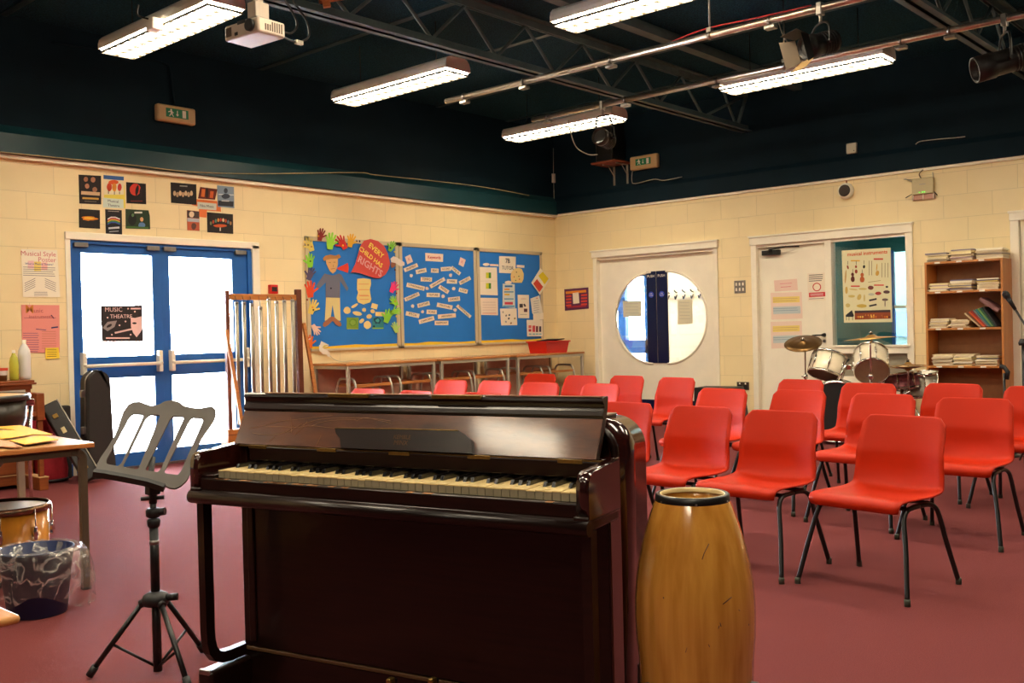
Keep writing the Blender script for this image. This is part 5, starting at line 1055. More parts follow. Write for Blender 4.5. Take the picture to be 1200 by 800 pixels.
for k in range(3):
    a = 2*PI*k/3+.4; b = MB(); y0_ = px_.y-pb.y; b.tube([(0, y0_, .14), (.26*math.cos(a), y0_+.26*math.sin(a), .012)], .008, BLACKM, 8); b.build('leg', o)
qa, qb = onR(1174, 430, -1.4), onR(1177, 456, -1.4)
o = thing('short_stand', 'short black stand with clip in front of the bookcase side', 'microphone stand', (-1.4, qb.y, 0))
b = MB(); b.tube([(0, 0, .02), (0, 0, qa.z-.05)], .011, BLACKM); b.build('pole', o)
b = MB(); b.tube([(0, .03, qa.z+.01), (0, .0, qa.z), (0, -.03, qa.z-.04), (0, -.02, qa.z-.10)], .018, BLACKP, 10); b.build('clip', o)
b = MB(); b.lathe([(.12, 0), (.12, .012), (.03, .03)], (0, 0, 0), BLACKM, 28); b.build('round_base', o)
# ================================================================ THE PIANO
PAO = Vector((-8.512, -5.675, 0)); PANG = R(-76.85)
pno = thing('upright_piano', 'scratched dark mahogany upright piano with its keyboard open, in the foreground', 'piano', PAO, PANG)
PU = Vector((math.cos(PANG), math.sin(PANG), 0)); PV = Vector((-math.sin(PANG), math.cos(PANG), 0))
def pl(q): q = q-PAO; return Vector((q.dot(PU), q.dot(PV), q.z))
def onV(px, py, v):        # seen point of the piano plane at depth v, in piano coordinates
    r = ray(px, py); return pl(CAM+r*((v-(CAM-PAO).dot(PV))/r.dot(PV)))
U0, U1, VF, VB, HT = -.085, 1.215, .155, .41, .885
UC, UD = -.066, 1.188
# end panels with rounded shoulders, and top
def shoulder(u_end, s, r=.085): return [(u_end+s*(r-r*math.cos(R(a))), HT-r+r*math.sin(R(a))) for a in range(0, 91, 9)]
for s, ue in ((1, UC), (-1, UD)):
    b = MB(); b.box((ue, VF, 0), (ue+s*.028, .226, .795), MAHOGS, .003); b.build('side_front', pno)
    b = MB(); outer = [(ue, .0)]+shoulder(ue, s); inner = [(u+s*.0, z) for u, z in shoulder(ue+s*.028, s, .057)][::-1]
    inner = [(ue+s*.085, HT-.028)]+[(ue+s*.028+s*(.057-.057*math.cos(R(a))), HT-.085+.057*math.sin(R(a))) for a in range(81, -1, -9)]+[(ue+s*.028, 0)]
    b.prism([(u, .225, z) for u, z in outer+inner], (0, VB-.225, 0), MAHOGS, True); b.build('side_panel', pno)
    if s > 0: continue
    b = MB(); rim = [(ue+s*.012, .67)]+[(ue+s*.012+s*(.073-.073*math.cos(R(a))), HT-.012-.073+.073*math.sin(R(a))) for a in range(0, 91, 9)]
    b.tube([(u, .223, z) for u, z in rim], .011, MAHOG, 8); b.build('rim_bead', pno)
b = MB(); b.box((UC+.085, .228, HT-.025), (UD-.085, VB, HT), MAHOGS); b.box((UC+.08, .25, HT), (UD-.08, VB-.005, HT+.006), MAHOGF, .002); b.build('lid', pno)  # paler mahogany on top puts the lid's glare into its colour
b = MB(); b.box((UC+.028, VB-.015, .05), (UD-.028, VB-.001, HT-.03), MAHOG); b.build('back_panel', pno)
b = MB(); b.box((UC+.028, .228, .66), (UD-.028, .24, HT-.028), MAHOG); b.build('upper_panel', pno)
b = MB(); b.box((UC+.004, VF-.003, .165), (UD-.004, VF+.012, .64), MAHOG, .002)
for u in (U0+.05, 1.12): b.box((u, VF-.010, .18), (u+.025, VF-.002, .63), MAHOG, .003)
b.build('lower_panel', pno)
b = MB(); b.box((UC, VF-.006, .150), (UD, VF+.01, .161), mat('dull_gilt_line', (84, 58, 34), .5), .002); b.build('lower_trim', pno)
b = MB(); b.box((UC, VF-.002, .035), (UD, VF+.03, .150), MAHOG, .003); b.build('bottom_board', pno)
# key bed, slip, cheeks
b = MB(); b.box((U0+.005, -.03, .645), (U1-.005, VF+.005, .678), MAHOG, .006); b.tube([(U0, -.028, .656), (U1, -.028, .656)], .0195, MAHOG, 14); b.build('key_bed', pno)
b = MB(); b.box((U0+.035, -.026, .676), (U1-.035, -.006, .7125), MAHOG, .004); b.build('key_slip', pno)
b = MB()
for i in range(26):
    u = .0+random.uniform(0, .55 if i < 20 else 1.1); b.box((u, -.0268, .7115), (u+random.uniform(.004, .03), -.012, .7128), P((170, 120, 78)))
b.build('chipped_edge', pno)
for s, ue in ((1, U0), (-1, U1)):
    b = MB(); prof = [(-.03, .676), (-.03, .745), (-.027, .765), (-.018, .780), (.0, .787), (.08, .791), (VF+.004, .797), (VF+.004, .676)]
    a0 = ue if s > 0 else ue-.033
    b.prism([(a0, v, z) for v, z in prof], (.033, 0, 0), MAHOGS, True); b.build('cheek', pno)
    b = MB(); b.box((ue if s > 0 else ue-.042, -.034, .668), ((ue+.042) if s > 0 else ue, VF+.004, .684), MAHOG, .005); b.build('cheek_moulding', pno)
b = MB(); b.box((U0+.033, -.018, .676), (-.003, VF, .722), MAHOG, .003); b.build('key_block', pno)
b = MB(); b.box((1.1765, -.01, .676), (U1-.033, VF, .722), BLACKM, .001); b.build('key_block', pno)
kw = 1.1745/50
for i in range(50):
    b = MB(); u = i*kw+.0004; dz = random.uniform(-.0012, .0008)
    b.box((u, .0, .712), (u+kw-.0022, .003, .7325+dz), KEYFR); b.box((u, -.0012, .7315+dz), (u+kw-.0018, .148, .7345+dz), IVORY)
    b.build('white_key', pno)
pat = [0]; k = 2
blk = [0]            # A#0 sits between white 0 and 1
for octv in range(7):
    base = 2+octv*7
    for t in (0, 1, 3, 4, 5): blk.append(base+t)
blk = [q for q in blk if q < 49]
for q in blk:
    b = MB(); u = (q+1)*kw; b.prism([(u-.005, .052, .7345), (u-.0042, .058, .7465), (u-.0042, .148, .7475), (u-.005, .148, .7345)], (.0095, 0, 0), EBONY); b.build('black_key', pno)
b = MB(); b.box((-.003, .10, .676), (1.1765, .15, .711), BLACKM); b.box((-.003, .132, .748), (1.1765, VF, .79), MAHOG, .003); b.build('name_rail', pno)
b = MB(); b.box((-.05, .136, .7885), (1.175, .152, .7925), BRASS)
for u in (.03, .30, .56, .82, 1.09): b.box((u-.035, .130, .784), (u+.035, .142, .794), BRASS, .001)
b.build('hinge_strip', pno)
# fallboard, leaning open
FU0, FU1 = -.076, 1.160
prof = [(.146, .792), (.170, .842), (.196, .893), (.190, .8955), (.187, .902), (.193, .913), (.200, .922), (.196, .931), (.190, .938), (.193, .946), (.203, .9495), (.222, .9495), (.224, .944), (.216, .91), (.205, .88), (.160, .792)]
b = MB(); b.prism([(FU0, v, z) for v, z in prof], (FU1-FU0, 0, 0), MAHOG); fb = b.build('fallboard', pno)
b = MB(); n_ = Vector((0, -.905, .425)).normalized(); b.prism([(FU0+.002, .1458, .7935), (FU1-.002, .1458, .7935), (FU1-.002, .1935, .8915), (FU0+.002, .1935, .8915)], n_*.0035, MAHOGF); b.build('face_panel', fb)
def onface(px, py):        # point of the fallboard face in piano coordinates
    r = ray(px, py); A_ = Vector((0, .1458, .7935)); nn = Vector((0, -.0985, .0477)).normalized()
    o_ = pl(CAM); d__ = Vector((r.dot(PU), r.dot(PV), r.z)); t = (A_-o_).dot(nn)/d__.dot(nn); return o_+d__*t
SCR = mat('scratch_mark', (150, 112, 78), .7)
b = MB()
def scratch(pts, w=.0008):
    q = [onface(x, y)+n_*.0042 for x, y in pts]; q = smoothpath(q, 4)
    b.tube(q, w, SCR, 4, True)
S4 = lambda x, y: (220+x/4.446, 440+y/4.446)
for s_ in ([(325, 278), (400, 262), (480, 240), (560, 232), (700, 215), (760, 210)], [(340, 300), (400, 310), (470, 308), (520, 292), (560, 262)], [(410, 270), (480, 268), (560, 272), (660, 265), (780, 278), (860, 280)], [(540, 220), (546, 262), (544, 300)], [(560, 312), (590, 285), (628, 240)], [(520, 300), (560, 280), (600, 250)], [(430, 345), (460, 318)], [(670, 370), (690, 335), (700, 312)],
           [(600, 262), (650, 240), (720, 228), (830, 222), (960, 226), (1060, 238)], [(640, 268), (700, 246), (770, 234), (880, 232)], [(880, 240), (930, 222), (1000, 236), (1062, 250)]): scratch([S4(*p) for p in s_])
b.build('scratches', fb)
# ledge on the fallboard with the maker's lettering
b = MB(); pts = [onface(x, y) for x, y in ((397, 504), (420, 504.5), (470, 505), (541, 507), (548, 511), (556, 518), (557.5, 534), (500, 531), (404, 527), (403, 516), (398, 510))]
b.prism([p+n_*.0035 for p in pts], n_*.016, MAHOG); b.tube([pts[0]+n_*.02, pts[2]+n_*.02, pts[3]+n_*.02], .0016, BRASS, 5); b.build('music_ledge', fb)
lp = onface(475, 518)+n_*.0205; zax = n_; xax = Vector((1, 0, 0)); yax = zax.cross(xax)
fr = Matrix((xax, yax, zax)).transposed().to_4x4(); fr.translation = lp+yax*.008
GOLDT = mat('faded_gold_lettering', (96, 66, 38), .5, .5)
b = MB(); b.text('KEMBLE', .017, GOLDT, fr); fr2 = fr.copy(); fr2.translation = lp-yax*.009; b.text('MINX', .019, GOLDT, fr2); b.build('maker_lettering', fb)
b = MB()
for x0_, x1_ in ((386, 433), (507, 565)):
    a_, c_ = onV(x0_, 466, .195), onV(x1_, 466, .195); b.box((a_.x, .186, .9395), (c_.x, .200, .951), BRASS, .002)
for x0_, x1_ in ((312, 384), (440, 503), (570, 706)):
    a_, c_ = onV(x0_, 466, .2), onV(x1_, 466, .2); b.box((a_.x, .192, .9485), (c_.x, .206, .951), mat('worn_bare_edge', (150, 110, 80), .5))
b.build('top_edge_strip', fb)
# open legs and toe blocks
for u in (U0-.0+.0, U1-.036):
    b = MB(); c = u+.018
    b.tube([(c, .004, .645), (c, .004, .25), (c, .006, .215), (c, .014, .185), (c, .030, .165), (c, .052, .155), (c, .09, .152), (c, VF+.01, .152)], .012, MAHOG, flat=(.017, .013)); b.build('leg', pno)
    b = MB(); b.box((c-.03, -.015, .03), (c+.03, VF+.06, .132), MAHOG, .012); b.box((c-.022, -.016, .118), (c+.022, -.004, .135), STEEL, .004); b.build('toe_block', pno)
    b = MB(); b.lathe([(.018, -.01), (.018, .01)], (c, .03, .018), BRASS, 16, (1, 0, 0)); b.build('castor', pno)
    b = MB(); b.lathe([(.018, -.01), (.018, .01)], (c, VB-.04, .018), BRASS, 16, (1, 0, 0)); b.box((c-.012, VB-.06, .03), (c+.012, VB-.02, .06), BRASS); b.build('castor', pno)
for px0 in (457, 506):
    q = onV(px0, 795, .05); b = MB(); b.box((q.x-.008, .040, q.z-.020), (q.x+.008, .065, q.z+.002), BRASS, .004); b.box((q.x-.006, .06, q.z-.016), (q.x+.006, .075, q.z-.006), BLACKM); b.build('pedal', pno)

# ================================================================ THE CONGA
CONW = mat('honey_lacquered_wood', (204, 146, 62), .2, c2=(174, 114, 40), nscale=7, stretch=(5, 5, .35), coat=.9)
cg = thing('conga_drum', 'tall honey-coloured wooden conga standing upside down beside the piano', 'conga drum', (-8.015, -6.990, 0))
TR = lambda l: [(r*.8, .717-(.616-z)*.8) for r, z in l]
prof = [(.112, .03), (.121, .07), (.131, .15)]+TR([(.170, .02), (.174, .12), (.1805, .19), (.1825, .25), (.181, .30), (.176, .36), (.166, .42), (.152, .48), (.136, .535), (.120, .58), (.109, .606), (.106, .614)])
b = MB(); b.lathe(prof+TR([(.097, .614), (.112, .56), (.15, .45), (.168, .3), (.16, .1)]), (0, 0, 0), CONW, 48, (0, 0, 1), False); b.build('shell', cg)
b = MB(); b.lathe(TR([(.1065, .589), (.1125, .592), (.1135, .600), (.1115, .616), (.108, .6185), (.101, .6185), (.099, .612)]), (0, 0, 0), mat('black_rubber', (16, 15, 15), .35), 48, (0, 0, 1), False)
for k in range(6): a = k*PI/3+.65; b.lathe([(.003, 0), (.0025, .0015)], (.0906*math.cos(a), .0906*math.sin(a), .704), STEEL, 8, (math.cos(a), math.sin(a), 0))
b.build('rubber_rim', cg)
b = MB(); b.lathe(TR([(.0985, .617), (.0975, .6186), (.0955, .6175), (.0965, .605)]), (0, 0, 0), IVORY, 48, (0, 0, 1), False); b.build('inner_lip', cg)
b = MB(); b.lathe([(.114, .036), (.122, .03), (.124, .012), (.116, .004), (.08, .002)], (0, 0, 0), STEEL, 40, (0, 0, 1), False); b.build('hoop', cg)
vd = (CAM-Vector((-8.015, -6.990, 0))); base_a = math.atan2(vd.y, vd.x)
for k in range(6):
    a = base_a+R(8)+k*PI/3+R(0)
    ca, sa = math.cos(a), math.sin(a)
    b = MB(); b.M = Matrix.Rotation(a, 4, 'Z'); b.tube([(.126, 0, .012), (.146, 0, .25)], .004, BLACKM, 8); b.box((.134, -.012, .225), (.154, .012, .278), BLACKM, .004); b.box((.118, -.012, .004), (.132, .012, .03), BLACKM, .003); b.build('tuning_lug', cg)
BLK = mat('scuff_mark', (84, 50, 20), .6)
def onsurf(px, py):        # point on the shell surface
    r = ray(px, py); best = None; c0 = Vector((-8.015, -6.990, 0))
    for i in range(400):
        t = 2.1+i*.0012; p = CAM+r*t
        rr = None
        for j in range(len(prof)-1):
            if prof[j][1] <= p.z <= prof[j+1][1]: f = (p.z-prof[j][1])/(prof[j+1][1]-prof[j][1]); rr = prof[j][0]+f*(prof[j+1][0]-prof[j][0])
        if rr and math.hypot(p.x-c0.x, p.y-c0.y) <= rr: return p-c0
    return Vector((0, 0, .3))
b = MB(); Q = lambda x, y: (700+x/3.077, 540+y/3.077)
for s_, w in (([(378, 355), (384, 335), (402, 298)], .0016), ([(452, 516), (466, 505), (484, 490)], .0016), ([(442, 582), (446, 596)], .0018), ([(436, 605), (440, 592)], .0014), ([(400, 660), (405, 670)], .0014), ([(318, 690), (324, 672)], .0010), ([(508, 535), (514, 540)], .0012), ([(238, 490), (240, 496)], .0016), ([(545, 586), (546, 592)], .0012), ([(340, 378), (348, 400)], .0006)):
    pts = [onsurf(*Q(*p)) for p in s_]; pts = [p+Vector((p.x, p.y, 0)).normalized()*.0002 for p in pts]; b.tube(pts, w*.8, BLK, 5)
b.build('scuff_marks', cg)

# ================================================================ RED CHAIRS
def catmull(pts, t):
    n = len(pts)-1; x = t*n; i = min(int(x), n-1); f = x-i
    g = lambda k: pts[max(0, min(n, k))]
    a, b_, c, d_ = g(i-1), g(i), g(i+1), g(i+2)
    return tuple(.5*((2*b_[k])+(c[k]-a[k])*f+(2*a[k]-5*b_[k]+4*c[k]-d_[k])*f*f+(3*b_[k]-a[k]-3*c[k]+d_[k])*f**3) for k in range(len(a)))
# profile: (front-back x, height, half width, edge lift, arc bow).  The front of the chair faces -X.
PRF = [(-.186, .350, .196, .0, 0), (-.196, .370, .205, .0, 0), (-.180, .388, .209, .0, 0), (-.12, .388, .211, .004, 0), (-.04, .378, .212, .012, 0), (.06, .370, .213, .018, 0), (.135, .372, .213, .022, .006), (.178, .390, .212, .014, .02), (.200, .425, .210, .0, .032), (.211, .470, .207, .0, .034), (.213, .520, .204, .0, .034), (.214, .548, .203, .0, .031), (.223, .585, .200, .0, .026), (.235, .630, .197, .0, .020), (.247, .675, .193, .0, .016), (.256, .705, .190, .0, .014)]
NS, NT = 44, 14
bm = bmesh.new(); grid = []
for i in range(NS+1):
    row = []
    for j in range(NT+1):
        t = -1+2*j/NT
        s0 = 0.0; s1 = 1.0
        e = max(0, (abs(t)-.72)/.28)
        rc = 1-math.sqrt(max(0, 1-e*e))
        s = i/NS; s = s*(1-rc*.075)+rc*.02*(1-s)
        x, z, w, lift, bow = catmull(PRF, min(1, max(0, s)))
        a = abs(t)
        x2 = x-bow*(a**2)*1.0
        z2 = z+lift*(a**2.5)
        if s < .42: z2 -= .010*max(0, a-.8)/.2*0
        row.append(bm.verts.new((x2, t*w, z2)))
    grid.append(row)
for i in range(NS):
    for j in range(NT):
        f = bm.faces.new((grid[i][j], grid[i+1][j], grid[i+1][j+1], grid[i][j+1])); f.smooth = True
bmesh.ops.recalc_face_normals(bm, faces=bm.faces)
# edge flange turned outward/down like moulded plastic, then thickness
bnd = [e for e in bm.edges if e.is_boundary]
for f in bm.faces:
    pass
r_ = bmesh.ops.solidify(bm, geom=list(bm.faces), thickness=.007)
for f in bm.faces: f.smooth = True
shell_me = bpy.data.meshes.new('seat_shell'); bm.to_mesh(shell_me); bm.free(); shell_me.materials.append(REDP)
def make_chair():
    c = thing('plastic_chair', 'x', 'chair', (0, 0, 0), 0, 'red plastic chairs set out in rows')
    so = bpy.data.objects.new('seat_shell', shell_me); COL.objects.link(so); so.parent = c
    b = MB()
    for x in (-.09, .10): b.tube([(x, -.18, .357), (x, .18, .357)], .009, BLACKM, 8)
    b.build('under_frame', c)
    for s in (-1, 1):
        fr_ = smoothpath([(0, s*.183, .358), (-.08, s*.186, .357), (-.125, s*.192, .345), (-.150, s*.198, .31), (-.180, s*.22, .20), (-.232, s*.25, .012)], 5)
        bk_ = smoothpath([(0, s*.183, .358), (.07, s*.186, .356), (.115, s*.192, .342), (.140, s*.198, .305), (.175, s*.210, .19), (.232, s*.232, .012)], 5)
        for q in (fr_, bk_):
            b = MB(); b.tube(q, .0105, BLACKM, 10); l_ = b.build('leg', c)
            b = MB(); e_ = q[-1]; b.lathe([(.0125, -.012), (.0128, .012), (.011, .016)], e_, mat('grey_green_foot', (66, 74, 62), .6), 12); b.build('foot_cap', l_)
    return c
chairs = [
    (-5.92, -6.61, -8, 'whole red plastic chair closest to the camera, open floor before it'),
    (-5.915, -6.04, -3, 'red plastic chair whose seat runs behind the conga rim on the right'),
    (-5.84, -5.545, -4, 'red plastic chair directly above and behind the conga top'),
    (-5.77, -5.02, -2, 'red plastic chair partly hidden by the right end of the piano'),
    (-4.50, -4.90, -5, 'red plastic chair in front of the black amplifier'),
    (-4.47, -5.42, -8, 'red plastic chair right behind the one whose seat meets the conga rim'),
    (-4.63, -6.03, -4, 'red plastic chair straight behind the closest chair'),
    (-4.77, -6.59, 0, 'red plastic chair standing whole to the right of and behind the closest chair'),
    (-3.35, -3.80, -8, 'red plastic chair before the right-hand leaf of the white double doors'),
    (-3.36, -4.90, -8, 'red plastic chair showing only its top below the dark crash cymbal'),
    (-3.66, -5.56, -2, 'red plastic chair just below the tom drums'),
    (-3.55, -6.06, -8, 'red plastic chair in front of the bookcase, left of the edge chair'),
    (-3.70, -6.62, -4, 'red plastic chair cut by the right edge of the picture'),
    (-3.20, -3.20, -6, 'red plastic chair below the left half of the round window'),
    (-3.28, -2.75, -4, 'red plastic chair at the hinge side of the white double doors'),
    (-4.27, -3.71, -6, 'red plastic chair in front of the one at the door hinge side'),
    (-3.12, -2.15, 0, 'red plastic chair farthest back, in front of the corner table leg'),
    (-4.30, -3.16, 3, 'red plastic chair straight in front of the farthest one'),
    (-4.22, -2.57, -3, 'red plastic chair seen over the piano below the red tray'),
    (-4.25, -2.09, 1, 'red plastic chair seen over the piano under the third notice board'),
    (-5.42, -2.37, 3, 'red plastic chair peeking over the piano below the first notice board'),
    (-5.46, -2.93, -3, 'red plastic chair peeking over the piano below the keyword board'),
    (-5.45, -3.60, 0, 'red plastic chair of which only a thin strip shows over the piano'),
]
c0 = make_chair()
for i, (x, y, a, lb) in enumerate(chairs):
    c = c0 if i == 0 else dup(c0)
    c.location = (x, y, 0); c.rotation_euler.z = R(-a*1.0)*-1 if False else R(a*-1.0)*-1
    c.rotation_euler.z = R(a); c['label'] = lb
# dark dot
b = MB(); q = onR(909, 461.5, -4.2); 
b.bm.free()

# ================================================================ MUSIC STAND
MS = Vector((-8.45, -5.16, 0))
ms = thing('music_stand', 'black music stand with a slotted tilted desk beside the piano', 'music stand', MS)
DESK = mat('grey_black_plastic', (78, 71, 65), .55)
def atT(px, py, t): return CAM+ray(px, py)*t-MS
# tripod
hubz = .250
feet = [Vector((-8.619, -5.02, 0))-MS, Vector((-8.238, -5.087, 0))-MS, Vector((-8.47, -5.395, 0))-MS]
b = MB(); b.tube([(0, 0, .010), (0, 0, hubz+.05)], .0145, BLACKM, 14); b.build('lower_tube', ms)
b = MB(); b.tube([(0, 0, hubz), (0, 0, .50)], .0150, BLACKM, 14); b.lathe([(.0158, .438), (.0158, .452)], (0, 0, 0), STEEL, 16); b.build('pole', ms)
b = MB(); b.tube([(0, 0, .48), (0, 0, .60)], .0105, BLACKM, 12); b.build('inner_tube', ms)
b = MB(); b.lathe([(.016, hubz-.02), (.040, hubz-.016), (.046, hubz+.002), (.040, hubz+.018), (.018, hubz+.03)], (0, 0, 0), BLACKP, 20)
b.tube([(.02, -.03, hubz+.008), (.050, -.055, hubz+.010)], .012, BLACKP, 10)
for f_ in feet: d_ = f_.normalized(); b.tube([d_*.02+Vector((0, 0, hubz)), d_*.052+Vector((0, 0, hubz-.012))], .014, BLACKP, 8)
b.build('tripod_collar', ms)
for f_ in feet:
    d_ = f_.normalized(); top = d_*.045+Vector((0, 0, hubz-.008)); b = MB(); b.tube([top, f_+Vector((0, 0, .012))], .009, BLACKM, 10, flat=None); l_ = b.build('leg', ms)
    b = MB(); v = (f_-top).normalized(); b.tube([f_+Vector((0, 0, .012))-v*.035, f_+Vector((0, 0, .01))], .013, BLACKP, 10); b.build('rubber_foot', l_)
    b = MB(); m_ = top.lerp(f_, .55); b.tube([m_, Vector((0, 0, .030))+d_*.012], .005, BLACKM, 8); b.build('brace', ms)
b = MB(); b.lathe([(.017, .528), (.024, .533), (.025, .552), (.019, .560)], (0, 0, 0), BLACKP, 16); b.tube([(0, 0, .545), (.026, -.030, .548)], .013, BLACKP, 10); b.build('clutch', ms)
b = MB(); b.lathe([(.017, .495), (.021, .503), (.022, .518), (.017, .526)], (0, 0, 0), BLACKP, 16); b.build('clutch_ring', ms)
b = MB(); b.tube([(0, 0, .575), (0, 0, .625)], .013, BLACKP, 12); b.tube([(-.03, .024, .592), (.028, -.022, .594)], .007, BLACKP, 8); b.box((-.02, -.02, .605), (.02, .02, .64), BLACKP, .005); b.build('tilt_bracket', ms)
# desk outline, in photo positions taken on the leaning desk plane
PA_, PB_, PC_ = atT(112, 552, 3.25)+MS, atT(212, 570, 3.27)+MS, atT(200, 472, 3.50)+MS
dn = (PB_-PA_).cross(PC_-PA_).normalized()
if dn.dot(CAM-PA_) < 0: dn = -dn
def ond(px, py):
    r = ray(px, py); return CAM+r*((PA_-CAM).dot(dn)/r.dot(dn))-MS
D = lambda x, y: (100+x/4.444, 460+y/4.444)
outer = [D(*p) for p in ((55, 408), (62, 375), (85, 335), (120, 285), (150, 235), (170, 190), (185, 140), (200, 100), (225, 65), (250, 52), (285, 50), (310, 60), (345, 72), (385, 65), (415, 48), (450, 43), (485, 50), (515, 72), (560, 82), (600, 85), (630, 78), (660, 75), (678, 90), (680, 118), (668, 150), (640, 190), (605, 240), (585, 285), (565, 325), (553, 360), (552, 395), (545, 425), (525, 460), (500, 485), (470, 500), (440, 497), (380, 470), (300, 448), (200, 430), (110, 415))]
holes = [[D(*p) for p in h] for h in (((240, 118), (250, 112), (296, 113), (304, 122), (302, 130), (190, 370), (170, 386), (118, 376), (108, 370), (110, 350), (225, 135)),
         ((330, 122), (340, 116), (385, 117), (390, 125), (280, 395), (265, 402), (205, 392), (195, 382), (315, 135)),
         ((452, 128), (462, 124), (508, 126), (514, 134), (508, 150), (395, 400), (378, 416), (322, 410), (312, 400), (440, 140)),
         ((552, 135), (562, 130), (606, 134), (614, 142), (612, 156), (500, 410), (482, 432), (420, 424), (410, 412), (540, 150)))]
cu = bpy.data.curves.new('desk', 'CURVE'); cu.dimensions = '2D'; cu.fill_mode = 'BOTH'; cu.extrude = .003; cu.bevel_depth = .001
xa_ = (ond(222, 572)-ond(112, 552)).normalized(); ya_ = dn.cross(xa_); org = ond(165, 520)
for lp_ in [outer]+holes:
    sp = cu.splines.new('POLY'); sp.points.add(len(lp_)-1); sp.use_cyclic_u = True
    for i, (x, y) in enumerate(lp_):
        v = ond(x, y)-org; sp.points[i].co = (v.dot(xa_), v.dot(ya_), 0, 1)
tmp = bpy.data.objects.new('desk_tmp', cu); COL.objects.link(tmp); bpy.context.view_layer.update()
me = bpy.data.meshes.new_from_object(tmp.evaluated_get(bpy.context.evaluated_depsgraph_get())); bpy.data.objects.remove(tmp)
fm = Matrix((xa_, ya_, dn)).transposed().to_4x4(); fm.translation = org; me.transform(fm); me.materials.clear(); me.materials.append(DESK)
dko = bpy.data.objects.new('music_desk', me); COL.objects.link(dko); dko.parent = ms
b = MB(); lo = [ond(*D(50, 412)), ond(*D(110, 420)), ond(*D(220, 440)), ond(*D(330, 462)), ond(*D(418, 490))]
for i in range(len(lo)-1):
    a_, c_ = lo[i], lo[i+1]; dnv = -ya_*.022
    b.prism([a_, a_+dn*.018, a_+dn*.018+dnv*.6, a_+dnv], c_-a_, BLACKP)
b.build('music_ledge', ms)
b = MB(); b.tube([Vector((0, 0, .625)), ond(*D(335, 445))-dn*.012, ond(*D(350, 330))-dn*.010], .010, BLACKP, 10); b.build('desk_arm', ms)
# ================================================================ LEFT SIDE : TABLE, ENVELOPES, DRUMS, BIN
tbr = R(-4)
tb = thing('classroom_table', 'wood-topped classroom table with dark steel legs at the left edge', 'table', (-8.045, -3.87, 0), tbr)
TZ = .665; DARKST = mat('olive_grey_steel', (96, 84, 66), .4, .5)
b = MB(); b.box((-.68, -.0, TZ-.022), (0, 1.22, TZ-.001), OAK, .004); b.box((-.678, .002, TZ-.001), (-.002, 1.218, TZ), TABLETOP); b.build('table_top', tb)
b = MB()
for y in (.035, .88): b.box((-.645, y-.013, TZ-.055), (-.07, y+.013, TZ-.023), DARKST, .002)
for x in (-.045, -.635): b.box((x-.013, .09, TZ-.055), (x+.013, 1.13, TZ-.023), DARKST, .002)
b.build('frame', tb)
for x, y, m in ((-.045, .035, DARKST), (-.635, .035, DARKST), (-.045, .88, GREYTUBE), (-.635, .88, GREYTUBE)):
    sx = -1 if x > -.3 else 1
    b = MB(); b.tube(smoothpath([(x+sx*.05, y, TZ-.038), (x+sx*.02, y, TZ-.042), (x+sx*.003, y, TZ-.06), (x, y, TZ-.10), (x, y, .35), (x, y, 0)], 4), .015, m, flat=(.0155, .0155)); l_ = b.build('leg', tb)
    b = MB(); b.box((x-.018, y-.018, 0), (x+.018, y+.018, .012), BLACKP, .002); b.build('foot_cap', l_)
YEL = (238, 178, 60)
def envelope(pts, z, col, label, th=.004, edge=(150, 80, 40)):
    b = MB(); q = [onZ(x, y, z) for x, y in pts]; b.prism(q, (0, 0, th*.45), P(edge)); b.prism([v+Vector((0, 0, th*.5)) for v in q], (0, 0, th*.5), P(col)); c = sum(q, Vector())/len(q)
    return tag(b.build('envelope', origin=c), label, 'envelope', None)
E5 = lambda x, y: (x/8, 480+y/8)
envelope([E5(-60, 165), E5(190, 150), E5(495, 235), E5(470, 240), E5(235, 235), E5(120, 190), E5(-60, 180)], TZ+.0010, YEL, 'yellow-orange envelope lying farthest back on the classroom table')
envelope([E5(-80, 205), E5(120, 195), E5(300, 240), E5(150, 262), E5(-80, 290)], TZ+.0058, (240, 184, 56), 'yellow-orange envelope overlapping the one behind, at the table edge of the picture')
envelope([E5(90, 295), E5(380, 245), E5(545, 285), E5(280, 325), E5(230, 330)], TZ+.0105, (242, 186, 52), 'yellow-orange envelope nearest the table corner, loosely folded')
envelope([E5(-80, 285), E5(30, 290), E5(215, 352), E5(140, 360), E5(-80, 345)], TZ+.0058, (206, 150, 100), 'dull pinkish-brown folder at the near left of the classroom table')
# timpani-like drum behind the table
td = thing('kettle_drum', 'big dark-shelled drum with tan skin standing behind the classroom table', 'drum', (-8.02, -2.19, 0))
b = MB(); b.lathe([(.05, .34), (.17, .40), (.27, .52), (.322, .68), (.33, .80), (.32, .80), (.31, .68), (.25, .53), (.15, .43)], (0, 0, 0), mat('dark_drum_bowl', (38, 30, 22), .3, noise=.3, nscale=12), 44, (0, 0, 1), False); b.build('bowl', td)
b = MB(); b.lathe([(.001, .828), (.2, .829), (.328, .826)], (0, 0, 0), mat('tan_drum_skin', (190, 148, 96), .5, noise=.12, nscale=10), 48, (0, 0, 1), False); b.build('drum_head', td)
b = MB(); b.lathe([(.326, .795), (.346, .80), (.350, .82), (.340, .832), (.328, .83)], (0, 0, 0), mat('dull_black_hoop', (44, 42, 38), .35, .4), 48, (0, 0, 1), False); b.build('hoop', td)
for k in range(3):
    a = R(-28)+k*2*PI/3; c_, s_ = math.cos(a), math.sin(a)
    b = MB(); b.tube([(.35*c_, .35*s_, .80), (.33*c_, .33*s_, .5), (.34*c_, .34*s_, .012)], .010, CHROME, 10); b.lathe([(.018, 0), (.016, .03)], (.34*c_, .34*s_, 0), BLACKM, 12); b.build('leg', td)
    b = MB(); b.box((.33*c_-.02, .33*s_-.02, .76), (.33*c_+.035, .33*s_+.02, .80), CHROME, .005); b.build('tension_bracket', td)
